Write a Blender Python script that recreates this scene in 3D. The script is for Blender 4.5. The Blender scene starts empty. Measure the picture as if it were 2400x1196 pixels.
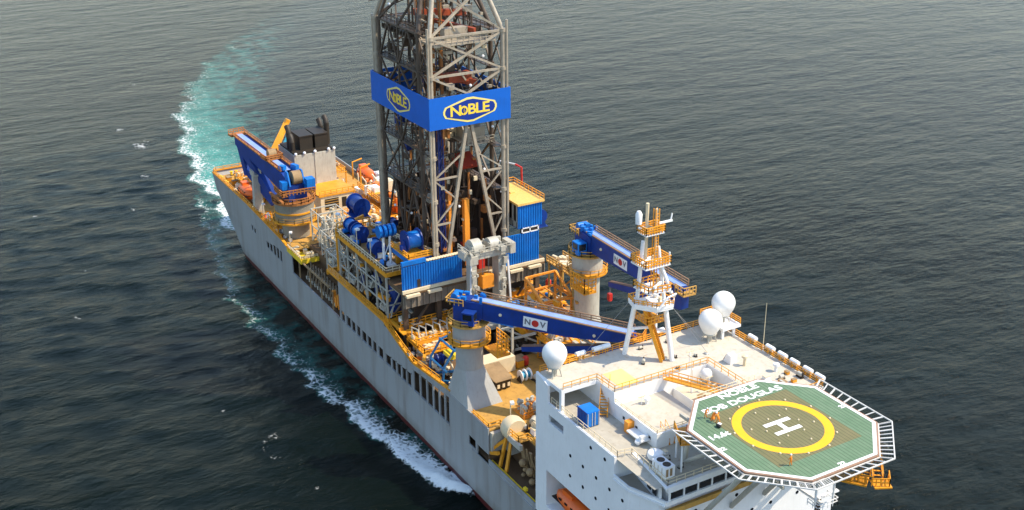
import bpy, math, random
import numpy as np
from mathutils import Vector, Matrix
rnd = random.Random(7)
S = bpy.context.scene
COL = S.collection
R = math.radians

# ------------------------------------------------------------------ camera
cam_data = bpy.data.cameras.new('camera')
cam = bpy.data.objects.new('camera', cam_data); COL.objects.link(cam)
S.camera = cam
yaw, pitch, roll = 2.6132, 0.3945, -0.0061
fw = Vector((math.cos(yaw)*math.cos(pitch), math.sin(yaw)*math.cos(pitch), -math.sin(pitch)))
rt = fw.cross(Vector((0, 0, 1))).normalized(); up = rt.cross(fw)
r2 = rt*math.cos(roll)+up*math.sin(roll); u2 = up*math.cos(roll)-rt*math.sin(roll)
cam.matrix_world = Matrix(((r2.x, u2.x, -fw.x, 216.73), (r2.y, u2.y, -fw.y, -103.79), (r2.z, u2.z, -fw.z, 125.25), (0, 0, 0, 1)))
cam_data.sensor_width = 36.0
cam_data.lens = 2733.63/2400*36
cam_data.shift_y = (580.8-598)/2400
cam_data.clip_start = 1.0
cam_data.clip_end = 30000

# ------------------------------------------------------------------ world, sun, exposure
SUN = Vector((0.363, 0.50, 0.788)).normalized()
el = math.asin(SUN.z); az = math.atan2(SUN.x, SUN.y)
W = bpy.data.worlds.new('World'); S.world = W; W.use_nodes = True
wn = W.node_tree.nodes; wl = W.node_tree.links
sky = wn.new('ShaderNodeTexSky'); sky.sky_type = 'NISHITA'; sky.sun_disc = False
sky.sun_elevation = el; sky.sun_rotation = az
sky.air_density = 1.2; sky.dust_density = 0.6; sky.ozone_density = 1.0; sky.altitude = 100
wl.new(sky.outputs[0], wn['Background'].inputs[0]); wn['Background'].inputs[1].default_value = 0.15
sun_data = bpy.data.lights.new('sun', 'SUN'); sun_data.energy = 3.0; sun_data.angle = R(0.53); sun_data.color = (1.0, 0.87, 0.68)
sun = bpy.data.objects.new('sun', sun_data); COL.objects.link(sun)
sun.rotation_euler = SUN.to_track_quat('Z', 'Y').to_euler(); sun.location = (0, 0, 300)
S.view_settings.view_transform = 'Standard'; S.view_settings.look = 'None'
S.view_settings.exposure = 1.0; S.view_settings.gamma = 1.0

# ------------------------------------------------------------------ materials
MATS = {}
def paint(name, col, rough=.5, var=.12, dirt=(.16, .09, .05), amt=.0, scale=.35, metal=0.0, spec=.4, fine=2.5):
    if name in MATS: return MATS[name]
    m = bpy.data.materials.new(name); m.use_nodes = True
    n = m.node_tree.nodes; l = m.node_tree.links
    p = n['Principled BSDF']; p.inputs['Roughness'].default_value = rough; p.inputs['Metallic'].default_value = metal
    p.inputs['Specular IOR Level'].default_value = spec
    tc = n.new('ShaderNodeTexCoord')
    nz = n.new('ShaderNodeTexNoise'); nz.inputs['Scale'].default_value = scale; nz.inputs['Detail'].default_value = 6; nz.inputs['Roughness'].default_value = .65
    l.new(tc.outputs['Object'], nz.inputs['Vector'])
    mx = n.new('ShaderNodeMix'); mx.data_type = 'RGBA'
    mx.inputs[6].default_value = (*[c*(1-var) for c in col], 1); mx.inputs[7].default_value = (*[min(1, c*(1+var)) for c in col], 1)
    mr = n.new('ShaderNodeMapRange'); mr.inputs[1].default_value = .3; mr.inputs[2].default_value = .7
    l.new(nz.outputs[0], mr.inputs[0]); l.new(mr.outputs[0], mx.inputs[0])
    out = mx.outputs[2]
    if amt > 0:
        mp = n.new('ShaderNodeMapping'); mp.inputs['Scale'].default_value = (1.3, 1.3, .22)
        n2 = n.new('ShaderNodeTexNoise'); n2.inputs['Scale'].default_value = fine; n2.inputs['Detail'].default_value = 8; n2.inputs['Roughness'].default_value = .7
        l.new(tc.outputs['Object'], mp.inputs['Vector']); l.new(mp.outputs[0], n2.inputs['Vector'])
        r_ = n.new('ShaderNodeMapRange'); r_.inputs[1].default_value = .52; r_.inputs[2].default_value = .72; r_.inputs[4].default_value = amt
        l.new(n2.outputs[0], r_.inputs[0])
        m2 = n.new('ShaderNodeMix'); m2.data_type = 'RGBA'; m2.inputs[7].default_value = (*dirt, 1)
        l.new(out, m2.inputs[6]); l.new(r_.outputs[0], m2.inputs[0]); out = m2.outputs[2]
    l.new(out, p.inputs['Base Color'])
    MATS[name] = m
    return m

GREY = paint('grey_paint', (.36, .36, .34), .45, .08, amt=.25)
LGREY = paint('light_grey_paint', (.45, .43, .36), .5, .12, amt=.45)
WHITE = paint('white_paint', (.80, .80, .79), .45, .04, dirt=(.42, .33, .22), amt=.14)
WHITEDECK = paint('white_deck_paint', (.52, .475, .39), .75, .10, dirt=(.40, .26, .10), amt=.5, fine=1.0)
AMBER = paint('amber_paint', (.74, .31, .018), .5, .18, dirt=(.26, .09, .015), amt=.55)
YELLOW = paint('yellow_paint', (.82, .56, .03), .5, .10, amt=.2)
ORANGE = paint('orange_paint', (.80, .20, .03), .45, .10, amt=.1)
SAFETY = paint('safety_orange_paint', (.83, .30, .03), .5, .12, amt=.25)
RED = paint('red_paint', (.55, .03, .02), .45, .12, amt=.2)
BLUE = paint('bright_blue_paint', (.004, .155, .52), .42, .20, dirt=(.03, .07, .17), amt=.5)
DBLUE = paint('deep_blue_paint', (.005, .036, .22), .45, .22, dirt=(.035, .05, .10), amt=.5)
LBLUE = paint('sky_paled_blue_walkway', (.22, .33, .62), .6, .18, dirt=(.35, .22, .12), amt=.4)  # boom top blue lightened to carry the sky's reflection
TAN = paint('tan_deck_paint', (.50, .275, .06), .7, .18, dirt=(.13, .06, .02), amt=.6, fine=.8)
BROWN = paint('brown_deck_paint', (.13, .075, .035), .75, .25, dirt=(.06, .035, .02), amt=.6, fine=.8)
DARK = paint('dark_steel', (.035, .026, .02), .6, .3)
SOOT = paint('sooty_brown_paint', (.030, .022, .014), .55, .2, amt=.3, dirt=(.02, .015, .01))
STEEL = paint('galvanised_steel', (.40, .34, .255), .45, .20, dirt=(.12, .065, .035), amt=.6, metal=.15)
DSTEEL = paint('stained_shade_brown_steel', (.088, .062, .043), .5, .3, dirt=(.07, .028, .012), amt=.6)  # shade of side faces and interior put into base colour; streaks are stains
RUST = paint('rust_orange_steel', (.40, .15, .035), .6, .3, dirt=(.12, .04, .02), amt=.6)
CREAM = paint('cream_paint', (.70, .58, .38), .55, .08, amt=.2)
GLASS = paint('dark_window_glass', (.012, .015, .02), .08, .1, spec=.6)
BLACK = paint('black_rubber', (.012, .012, .012), .7, .2)
WIRE = paint('steel_wire', (.22, .22, .22), .5, .1)
SKIN = paint('skin', (.45, .24, .15), .6, .05)
WORKWEAR = paint('orange_workwear', (.78, .23, .02), .8, .1)
TEAL = paint('teal_blue_paint', (.02, .26, .42), .45, .12, amt=.15)
TARP = paint('weathered_tarp', (.30, .20, .10), .8, .25, amt=.4)

def hull_paint():
    m = bpy.data.materials.new('hull_paint'); m.use_nodes = True
    n = m.node_tree.nodes; l = m.node_tree.links; p = n['Principled BSDF']; p.inputs['Roughness'].default_value = .42
    g = n.new('ShaderNodeTexCoord'); sx = n.new('ShaderNodeSeparateXYZ'); l.new(g.outputs['Object'], sx.inputs[0])
    cm = n.new('ShaderNodeMath'); cm.operation = 'GREATER_THAN'; cm.inputs[1].default_value = .5; l.new(sx.outputs[2], cm.inputs[0])
    nz = n.new('ShaderNodeTexNoise'); nz.inputs['Scale'].default_value = .12; nz.inputs['Detail'].default_value = 8; l.new(g.outputs['Object'], nz.inputs['Vector'])
    a = n.new('ShaderNodeMix'); a.data_type = 'RGBA'; a.inputs[6].default_value = (.285, .29, .285, 1); a.inputs[7].default_value = (.355, .36, .355, 1); l.new(nz.outputs[0], a.inputs[0])
    mp = n.new('ShaderNodeMapping'); mp.inputs['Scale'].default_value = (.45, .45, .06); l.new(g.outputs['Object'], mp.inputs[0])
    n2 = n.new('ShaderNodeTexNoise'); n2.inputs['Scale'].default_value = 1.0; n2.inputs['Detail'].default_value = 6; l.new(mp.outputs[0], n2.inputs['Vector'])
    rr = n.new('ShaderNodeMapRange'); rr.inputs[1].default_value = .46; rr.inputs[2].default_value = .74; rr.inputs[4].default_value = .50; l.new(n2.outputs[0], rr.inputs[0])
    s = n.new('ShaderNodeMix'); s.data_type = 'RGBA'; s.inputs[7].default_value = (.17, .13, .095, 1); l.new(a.outputs[2], s.inputs[6]); l.new(rr.outputs[0], s.inputs[0])
    zr = n.new('ShaderNodeMapRange'); zr.inputs[1].default_value = .5; zr.inputs[2].default_value = 2.6; zr.inputs[3].default_value = 1.0; zr.inputs[4].default_value = 0.; l.new(sx.outputs[2], zr.inputs[0])
    zm = n.new('ShaderNodeMath'); zm.operation = 'MULTIPLY'; l.new(zr.outputs[0], zm.inputs[0]); l.new(n2.outputs[0], zm.inputs[1])
    stn = n.new('ShaderNodeMix'); stn.data_type = 'RGBA'; stn.inputs[7].default_value = (.13, .115, .085, 1); l.new(s.outputs[2], stn.inputs[6]); l.new(zm.outputs[0], stn.inputs[0])
    b = n.new('ShaderNodeMix'); b.data_type = 'RGBA'; b.inputs[6].default_value = (.075, .008, .008, 1); l.new(stn.outputs[2], b.inputs[7]); l.new(cm.outputs[0], b.inputs[0])
    # plate seams as faint bump
    br = n.new('ShaderNodeTexBrick'); br.inputs['Scale'].default_value = .1; br.inputs['Mortar Size'].default_value = .012
    cx = n.new('ShaderNodeCombineXYZ'); l.new(sx.outputs[0], cx.inputs[0]); l.new(sx.outputs[2], cx.inputs[1]); l.new(cx.outputs[0], br.inputs['Vector'])
    bp = n.new('ShaderNodeBump'); bp.inputs['Strength'].default_value = .45; bp.inputs['Distance'].default_value = .05; l.new(br.outputs['Fac'], bp.inputs['Height'])
    l.new(bp.outputs[0], p.inputs['Normal'])
    l.new(b.outputs[2], p.inputs['Base Color'])
    return m
HULL = hull_paint()

# ------------------------------------------------------------------ mesh builder
def V3(p): return Vector(p)
class MB:
    def __init__(s): s.v = []; s.f = []; s.mi = []; s.cur = 0; s.st = []
    def _add(s, vs, fs):
        o = len(s.v); s.st.append((o, len(s.f))); s.v += [tuple(p) for p in vs]; s.f += [tuple(i+o for i in f) for f in fs]; s.mi += [s.cur]*len(fs); return s
    def bb(s, x0, x1, y0, y1, z0, z1):
        return s._add([(x0, y0, z0), (x1, y0, z0), (x1, y1, z0), (x0, y1, z0), (x0, y0, z1), (x1, y0, z1), (x1, y1, z1), (x0, y1, z1)],
                      [(0, 3, 2, 1), (4, 5, 6, 7), (0, 1, 5, 4), (1, 2, 6, 5), (2, 3, 7, 6), (3, 0, 4, 7)])
    def box(s, c, d, rz=0.0, tilt=None):
        m = Matrix.Rotation(rz, 3, 'Z')
        if tilt: m = m @ Matrix.Rotation(tilt[0], 3, tilt[1])
        h = [x/2 for x in d]; c = V3(c)
        vs = [c+m@Vector((sx*h[0], sy*h[1], sz*h[2])) for sx, sy, sz in ((-1, -1, -1), (1, -1, -1), (1, 1, -1), (-1, 1, -1), (-1, -1, 1), (1, -1, 1), (1, 1, 1), (-1, 1, 1))]
        return s._add(vs, [(0, 3, 2, 1), (4, 5, 6, 7), (0, 1, 5, 4), (1, 2, 6, 5), (2, 3, 7, 6), (3, 0, 4, 7)])
    def frame(s, p0, p1):
        d = (V3(p1)-V3(p0)); L = d.length; d = d/L if L else Vector((0, 0, 1))
        a = Vector((0, 0, 1)) if abs(d.z) < .98 else Vector((1, 0, 0))
        x = d.cross(a).normalized(); y = x.cross(d)
        return d, x, y
    def bar(s, p0, p1, w, h=None, w1=None, h1=None):
        h = w if h is None else h; w1 = w if w1 is None else w1; h1 = h if h1 is None else h1
        d, x, y = s.frame(p0, p1); p0 = V3(p0); p1 = V3(p1)
        vs = [p+x*sx*a/2+y*sy*b/2 for p, a, b in ((p0, w, h), (p1, w1, h1)) for sx, sy in ((-1, -1), (1, -1), (1, 1), (-1, 1))]
        return s._add(vs, [(0, 1, 2, 3), (7, 6, 5, 4), (0, 4, 5, 1), (1, 5, 6, 2), (2, 6, 7, 3), (3, 7, 4, 0)])
    def tube(s, p0, p1, r, n=8, r1=None):
        r1 = r if r1 is None else r1
        d, x, y = s.frame(p0, p1); p0 = V3(p0); p1 = V3(p1)
        vs = [p+(x*math.cos(t)+y*math.sin(t))*q for p, q in ((p0, r), (p1, r1)) for t in [2*math.pi*i/n for i in range(n)]]
        fs = [(i, (i+1) % n, n+(i+1) % n, n+i) for i in range(n)]+[tuple(range(n-1, -1, -1)), tuple(range(n, 2*n))]
        return s._add(vs, fs)
    def path(s, pts, r, n=6):
        pts = [V3(p) for p in pts]; m = len(pts); rings = []
        for i, p in enumerate(pts):
            a = pts[max(0, i-1)]; b = pts[min(m-1, i+1)]
            d, x, y = s.frame(a, b)
            if rings:   # keep the frame from flipping
                px = rings[-1][1]; x = (px-d*px.dot(d)).normalized(); y = x.cross(d)
            rings.append((p, x, y))
        vs = [p+(x*math.cos(2*math.pi*i/n)+y*math.sin(2*math.pi*i/n))*r for p, x, y in rings for i in range(n)]
        fs = [(k*n+i, k*n+(i+1) % n, (k+1)*n+(i+1) % n, (k+1)*n+i) for k in range(m-1) for i in range(n)]
        fs += [tuple(range(n-1, -1, -1)), tuple((m-1)*n+i for i in range(n))]
        return s._add(vs, fs)
    def lathe(s, prof, c=(0, 0, 0), n=20, axis='z', a0=0., a1=2*math.pi):
        full = abs(a1-a0-2*math.pi) < 1e-6; m = len(prof); k = n if full else n+1
        vs = []
        for i in range(k):
            t = a0+(a1-a0)*i/n; ct, st = math.cos(t), math.sin(t)
            for r, z in prof:
                q = {'z': (r*ct, r*st, z), 'x': (z, r*ct, r*st), 'y': (r*st, z, r*ct)}[axis]
                vs.append((c[0]+q[0], c[1]+q[1], c[2]+q[2]))
        fs = []
        for i in range(n):
            j = (i+1) % k
            for q in range(m-1): fs.append((i*m+q, j*m+q, j*m+q+1, i*m+q+1))
        if full:
            if prof[0][0] > 1e-6: fs.append(tuple(i*m for i in range(n-1, -1, -1)))
            if prof[-1][0] > 1e-6: fs.append(tuple(i*m+m-1 for i in range(n)))
        return s._add(vs, fs)
    def sphere(s, c, r, n=20, sq=(1, 1, 1)):
        m = n//2
        prof = [(max(1e-4, math.sin(math.pi*i/m))*1.0, -math.cos(math.pi*i/m)) for i in range(m+1)]
        o = len(s.v); s.lathe(prof, (0, 0, 0), n)
        for i in range(o, len(s.v)):
            p = s.v[i]; s.v[i] = (c[0]+p[0]*r*sq[0], c[1]+p[1]*r*sq[1], c[2]+p[2]*r*sq[2])
        return s
    def prism(s, poly, axis, a0, a1):
        n = len(poly)
        def P(u, w, a): return {'x': (a, u, w), 'y': (u, a, w), 'z': (u, w, a)}[axis]
        vs = [P(u, w, a0) for u, w in poly]+[P(u, w, a1) for u, w in poly]
        fs = [(i, (i+1) % n, n+(i+1) % n, n+i) for i in range(n)]+[tuple(range(n-1, -1, -1)), tuple(range(n, 2*n))]
        return s._add(vs, fs)
    def plate(s, axis, a0, a1, u0, u1, z0, z1, holes):
        us = sorted({u0, u1, *[h[0] for h in holes], *[h[1] for h in holes]}); zs = sorted({z0, z1, *[h[2] for h in holes], *[h[3] for h in holes]})
        us = [u for u in us if u0 <= u <= u1]; zs = [z for z in zs if z0 <= z <= z1]
        def P(i, j, k): return {'y': (us[i], k, zs[j]), 'x': (k, us[i], zs[j])}[axis]
        solid = {}
        for i in range(len(us)-1):
            for j in range(len(zs)-1):
                um, zm = (us[i]+us[i+1])/2, (zs[j]+zs[j+1])/2
                solid[i, j] = not any(h[0] < um < h[1] and h[2] < zm < h[3] for h in holes)
        for (i, j), k in solid.items():
            if not k: continue
            c = [P(i, j, a0), P(i+1, j, a0), P(i+1, j+1, a0), P(i, j+1, a0), P(i, j, a1), P(i+1, j, a1), P(i+1, j+1, a1), P(i, j+1, a1)]
            fs = [(0, 1, 2, 3), (7, 6, 5, 4)]
            if not solid.get((i, j-1)): fs.append((0, 4, 5, 1))
            if not solid.get((i+1, j)): fs.append((1, 5, 6, 2))
            if not solid.get((i, j+1)): fs.append((2, 6, 7, 3))
            if not solid.get((i-1, j)): fs.append((3, 7, 4, 0))
            s._add(c, fs)
        return s
    def rail(s, pts, h=1.1, sp=1.8, w=.11, closed=False, mids=2, mesh=None):
        pts = [V3(p) for p in pts]; w *= 1.2
        if closed: pts = pts+[pts[0]]
        for a, b in zip(pts, pts[1:]):
            L = (b-a).length
            if L < .05: continue
            for k in range(mids):
                z = Vector((0, 0, h*(k+1)/mids)); s.bar(a+z, b+z, w, w)
            q = max(1, round(L/sp))
            for i in range(q+1):
                p = a.lerp(b, i/q); s.bar(p, p+Vector((0, 0, h)), w*.9)
        return s
    def stair(s, p0, p1, w, side):
        p0 = V3(p0); p1 = V3(p1); side = V3(side).normalized(); n = max(3, int(abs(p1.z-p0.z)/.3))
        for q in (-w/2, w/2): s.bar(p0+side*q, p1+side*q, .14, .5)
        for q in (-w/2, w/2):
            s.bar(p0+side*q+Vector((0, 0, 1)), p1+side*q+Vector((0, 0, 1)), .07)
            for i in range(0, n+1, 3):
                p = p0.lerp(p1, i/n)+side*q; s.bar(p, p+Vector((0, 0, 1)), .06)
        for i in range(1, n):
            p = p0.lerp(p1, i/n); s.bar(p-side*w/2, p+side*w/2, .28, .06)
        return s
    def disc(s, c, r, axis, t, n=14):
        d = {'x': (t, 0, 0), 'y': (0, t, 0), 'z': (0, 0, t)}[axis]
        return s.tube(c, V3(c)+V3(d), r, n)
    def each(s, name, mat, parent=None, smooth=False):
        out = []; st = s.st+[(len(s.v), len(s.f))]
        for (a, fa), (b, fb) in zip(st, st[1:]):
            q = MB(); q.v = s.v[a:b]; q.f = [tuple(i-a for i in f) for f in s.f[fa:fb]]; q.mi = [0]*len(q.f); out.append(q.build(name, mat, parent, smooth))
        return out
    def build(s, name, mat, parent=None, smooth=False, kind=None):
        me = bpy.data.meshes.new(name)
        o = bpy.data.objects.new(name, me); COL.objects.link(o)
        off = Vector((0, 0, 0))
        if parent:
            o.parent = parent; q = parent
            while q: off += q.location; q = q.parent
        me.from_pydata([(p[0]-off.x, p[1]-off.y, p[2]-off.z) for p in s.v], [], s.f)
        for m in (mat if isinstance(mat, (list, tuple)) else [mat]): me.materials.append(m)
        if any(s.mi): me.polygons.foreach_set('material_index', s.mi)
        if smooth:
            me.polygons.foreach_set('use_smooth', [True]*len(me.polygons)); me.set_sharp_from_angle(angle=R(40))
        me.update()
        if kind: o['kind'] = kind
        return o

def thing(name, label, cat, loc=(0, 0, 0), group=None):
    o = bpy.data.objects.new(name, None); COL.objects.link(o); o.location = loc; o.empty_display_size = .5
    o['label'] = label; o['category'] = cat
    if group: o['group'] = group
    return o
def tag(o, label, cat, group=None):
    o['label'] = label; o['category'] = cat
    if group: o['group'] = group
    return o
def dup(root, loc, rz=None, label=None, scale=None):
    r = root.copy(); COL.objects.link(r); r.location = loc
    if rz is not None: r.rotation_euler = (0, 0, rz)
    if scale: r.scale = (scale,)*3
    if label: r['label'] = label
    for ch in list(root.children):
        c = ch.copy(); COL.objects.link(c); c.parent = r
        for g in list(ch.children):
            d = g.copy(); COL.objects.link(d); d.parent = c
    return r
def text_mesh(name, txt, size, mat, parent, origin, xdir, ydir, depth=.02, bold=.0, wide=1.0, center=True):
    cu = bpy.data.curves.new(name, 'FONT'); cu.body = txt; cu.size = size; cu.extrude = depth; cu.offset = bold
    cu.align_x = 'CENTER' if center else 'LEFT'; cu.align_y = 'CENTER'; cu.resolution_u = 4
    tmp = bpy.data.objects.new('tmp_text', cu); COL.objects.link(tmp)
    bpy.context.view_layer.update()
    me = bpy.data.meshes.new_from_object(tmp.evaluated_get(bpy.context.evaluated_depsgraph_get()))
    bpy.data.objects.remove(tmp); bpy.data.curves.remove(cu)
    me.name = name
    x = V3(xdir).normalized(); y = V3(ydir).normalized(); z = x.cross(y)
    off = Vector((0, 0, 0)); q = parent
    while q: off += q.location; q = q.parent
    o0 = V3(origin)-off
    for v in me.vertices:
        c = v.co.copy(); v.co = o0+x*c.x*wide+y*c.y+z*c.z
    me.materials.clear(); me.materials.append(mat)
    o = bpy.data.objects.new(name, me); COL.objects.link(o); o.parent = parent
    return o
# ================================================================== the sea
ZW = -0.55
def grow(lo, hi, step, far_lo, far_hi, k=1.07):
    c = list(np.arange(lo, hi+step*.5, step)); d = step
    while c[-1] < far_hi: d *= k; c.append(c[-1]+d)
    d = step; l = []; q = lo
    while q > far_lo: d *= k; q -= d; l.append(q)
    return np.array(l[::-1]+c)
def sea():
    X = grow(-150, 125, 1.1, -9000, 6000, 1.03)
    Y = grow(-100, 40, .9, -5000, 9000, 1.03)
    gx, gy = np.meshgrid(X, Y, indexing='ij')
    dx = np.gradient(X); dy = np.gradient(Y)
    sp = np.maximum(dx[:, None], dy[None, :])
    rs = np.random.RandomState(5)
    h = np.zeros_like(gx); th0 = math.atan2(-.5, .86)
    for i in range(70):
        lam = 3.0*(4.3 ** rs.rand()); th = th0+rs.normal(0, .42)
        k = 2*math.pi/lam; a = .0022*lam*(.6+.8*rs.rand()) / (1+.35*(lam/22)**2)
        fade = np.clip((lam/sp-2.5)/2.5, 0, 1)
        ph = (gx*math.cos(th)+gy*math.sin(th))*k+rs.rand()*6.28
        h += a*fade*np.sin(ph+.35*np.sin(ph))
    # long low ship waves fanning out from the starboard side
    q = (gx*.78-gy*.62); wv = np.sin(q*2*math.pi/17.0+.5*np.sin(gx*.03))*np.exp(-((gy+46)/26)**2)*np.clip((60-gx)/60, 0, 1)*np.clip((gx+220)/120, 0, 1)
    h += .13*wv*np.clip((17/sp-2.5)/2.5, 0, 1)
    # --- aerated water and foam, as shape functions of the ship's track
    def seg(px, py, pts):
        best = np.full(px.shape, 1e9); tt = np.zeros(px.shape); sg = np.zeros(px.shape); n = len(pts)-1
        for i, (a, b) in enumerate(zip(pts, pts[1:])):
            ax, ay = a; bx, by = b; L2 = (bx-ax)**2+(by-ay)**2
            t = np.clip(((px-ax)*(bx-ax)+(py-ay)*(by-ay))/L2, 0, 1)
            d = np.hypot(px-ax-t*(bx-ax), py-ay-t*(by-ay)); c = ((bx-ax)*(py-ay)-(by-ay)*(px-ax))
            m = d < best; best = np.where(m, d, best); tt = np.where(m, (i+t)/n, tt); sg = np.where(m, np.sign(c), sg)
        return best, tt, sg
    foam = np.zeros_like(gx); turq = np.zeros_like(gx); slick = np.zeros_like(gx)
    # side wash: its outer edge, bow to stern
    outer = [(53.5, -20.5), (51, -22.8), (37.1, -25.0), (23.5, -26.3), (8.1, -28.2), (-4.6, -29.6), (-23.3, -29.4), (-35.8, -30.0), (-55.9, -29.6), (-79.3, -25.8), (-102.8, -21.4), (-128.4, -16.1)]
    wob = 1.1*np.sin(gx*.33)+.8*np.sin(gx*.71+1)+.5*np.sin(gx*1.4)
    d, t, sg = seg(gx, gy+wob*np.clip((45-gx)/30, 0, 1)*.8, outer)
    sd = d*sg              # positive on the starboard (outer) side when track runs aft
    inside = -sd
    if True:
        x = gx
        width = np.interp(x, [-130, -80, -30, 0, 20, 40, 52], [5, 4, 4.5, 6.0, 5.5, 5.2, 4.2])
        amp = np.interp(x, [-135, -128, -100, -70, -50, -30, -8, 6, 25, 45, 54, 55.5], [.0, .60, .56, .52, .60, .62, .72, .90, 1.15, 1.6, 1.6, 0])
        pl = np.interp(x, [-130, -80, -30, 0, 25, 45, 54], [.8, .5, .6, 1.2, 2.4, 3.4, 2.6])
        e = np.clip((inside+.5)/.9, 0, 1)*np.exp(-(np.clip(inside-pl, 0, None)/(width*.62))**1.3)
        on = (sg != 0)*(d < 16)*(gy < -17.0)+(gx < -98)*(d < 14)*(gy >= -17.0)
        foam = np.maximum(foam, e*amp*on)
        turq = np.maximum(turq, .55*np.clip((inside+.6)/1.2, 0, 1)*np.exp(-np.clip(inside, 0, None)/7.0)*np.interp(x, [-130, -60, 0, 40, 55], [.9, .7, .8, .9, 0])*on)
        h += .75*np.exp(-((inside-1.2)/1.9)**2)*np.interp(x, [-100, -30, 10, 40, 52, 55], [.1, .2, .45, .8, 1.0, 0])*on
    # jet of spray curling against the plating
    d2, t2, s2 = seg(gx, gy, [(47, -21), (51.5, -20.2), (54.2, -18.2)])
    foam = np.maximum(foam, 1.5*np.exp(-(d2/1.1)**2)); h += .9*np.exp(-(d2/1.0)**2)
    # curved stern wake
    ledge = [(-100, -15.0), (-128.2, -12.0), (-154.2, -10.3), (-183.8, -5.5), (-228.9, 4.9), (-271.1, 21.8), (-312.1, 43.5), (-358.4, 72.9), (-420, 118)]
    d3, t3, s3 = seg(gx, gy+1.6*np.sin(gx*.16)+1.1*np.sin(gx*.41), ledge)
    ins = -d3*s3
    on = (gx < -97)*(d3 < 140)
    tw = np.interp(gx, [-420, -360, -310, -270, -230, -180, -150, -110], [20, 20, 24, 22, 20, 19, 17, 17])
    ta = np.interp(gx, [-430, -360, -310, -270, -230, -185, -150, -110], [0, .13, .28, .42, .62, .85, 1.0, 1.05])
    turq = np.maximum(turq, ta*np.clip((ins+1)/4, 0, 1)*np.exp(-(np.clip(ins-5, 0, None)/tw)**2)*on)
    fa = np.interp(gx, [-430, -330, -300, -270, -230, -180, -150, -110], [0, .06, .26, .46, .76, .90, 1.05, 1.15])
    foam = np.maximum(foam, fa*np.clip((ins+.5)/2, 0, 1)*np.exp(-np.clip(ins-1.5, 0, None)/np.interp(gx, [-300, -200, -110], [7., 6., 5.5]))*on)
    foam = np.maximum(foam, .34*ta*np.clip(ins/3, 0, 1)*np.exp(-(np.clip(ins-4, 0, None)/tw)**2)*on)
    slick = np.clip(ins/12, 0, 1)*np.exp(-np.clip(ins-30, 0, None)/60)*np.interp(gx, [-600, -420, -150, -100], [.2, .7, 1, .6])*(gx < -90)
    h *= 1-.45*slick
    # scattered whitecaps
    for cx, cy, r, a in [(-285, 2, 2.0, .85), (-219, -19, 2.0, .8), (-194, -17, 3.2, .85), (-199, -14, 1.6, .7), (-61, -66, .75, .95), (1, -48.8, .7, .75), (17.5, -45.1, 1.0, .42), (20.5, -46.0, 1.0, .42), (24, -45.5, 1.1, .5), (38, -42.3, .9, .75), (16.5, -43.3, 1.2, .65), (-130, -35, 1.1, .6), (-160, -24, 2.0, .6), (-250, 120, 1.6, .6), (-120, 170, 1.3, .6), (-330, 60, 2.2, .6), (40, 150, 1.0, .55), (-20, 95, 1.0, .6), (-90, -58, .9, .65), (-140, -62, 1.0, .6)]:
        foam = np.maximum(foam, a*np.exp(-(((gx-cx)*.8)**2+((gy-cy)*1.3)**2)/r**2))
    z = ZW+h
    nx, ny = gx.shape
    me = bpy.data.meshes.new('sea')
    co = np.stack([gx, gy, z], -1).reshape(-1, 3)
    idx = np.arange(nx*ny).reshape(nx, ny)
    f = np.stack([idx[:-1, :-1], idx[1:, :-1], idx[1:, 1:], idx[:-1, 1:]], -1).reshape(-1, 4)
    me.vertices.add(len(co)); me.vertices.foreach_set('co', co.ravel())
    me.loops.add(f.size); me.loops.foreach_set('vertex_index', f.ravel().astype(np.int32))
    me.polygons.add(len(f)); me.polygons.foreach_set('loop_start', np.arange(0, f.size, 4, dtype=np.int32)); me.polygons.foreach_set('loop_total', np.full(len(f), 4, dtype=np.int32))
    me.polygons.foreach_set('use_smooth', np.ones(len(f), dtype=bool))
    for nm, arr in (('foam', foam), ('aerated', turq), ('slick', slick)):
        at = me.attributes.new(nm, 'FLOAT', 'POINT'); at.data.foreach_set('value', arr.astype(np.float32).ravel())
    me.update(calc_edges=True)
    o = bpy.data.objects.new('sea', me); COL.objects.link(o); o['kind'] = 'structure'
    # material
    m = bpy.data.materials.new('sea_water'); m.use_nodes = True
    n = m.node_tree.nodes; l = m.node_tree.links; p = n['Principled BSDF']
    def N(t, **kw):
        q = n.new(t)
        for k, v in kw.items(): setattr(q, k, v)
        return q
    def math_(op, a, b):
        q = N('ShaderNodeMath', operation=op); q.use_clamp = False
        for i, s in enumerate((a, b)):
            if isinstance(s, (int, float)): q.inputs[i].default_value = s
            else: l.new(s, q.inputs[i])
        return q.outputs[0]
    def mrange(s, a, b, c=0., d=1., smooth=True):
        q = N('ShaderNodeMapRange'); q.interpolation_type = 'SMOOTHSTEP' if smooth else 'LINEAR'
        for i, v in zip((1, 2, 3, 4), (a, b, c, d)): q.inputs[i].default_value = v
        l.new(s, q.inputs[0]); return q.outputs[0]
    def noise(scale, rot, sx, sy, det=5, rough=.6, off=0.):
        mp = N('ShaderNodeMapping'); mp.inputs['Rotation'].default_value = (0, 0, rot); mp.inputs['Scale'].default_value = (sx, sy, 1); mp.inputs['Location'].default_value = (off, off, 0)
        l.new(tc.outputs['Object'], mp.inputs[0])
        q = N('ShaderNodeTexNoise'); q.inputs['Scale'].default_value = scale; q.inputs['Detail'].default_value = det; q.inputs['Roughness'].default_value = rough
        l.new(mp.outputs[0], q.inputs['Vector']); return q.outputs[0]
    tc = N('ShaderNodeTexCoord')
    A = {k: N('ShaderNodeAttribute', attribute_name=k).outputs['Fac'] for k in ('foam', 'aerated', 'slick')}
    fn = noise(.75, .5, 1, 1.5, 9, .72); fn2 = noise(.16, .2, 1, 1, 6, .6, 31)
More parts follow.
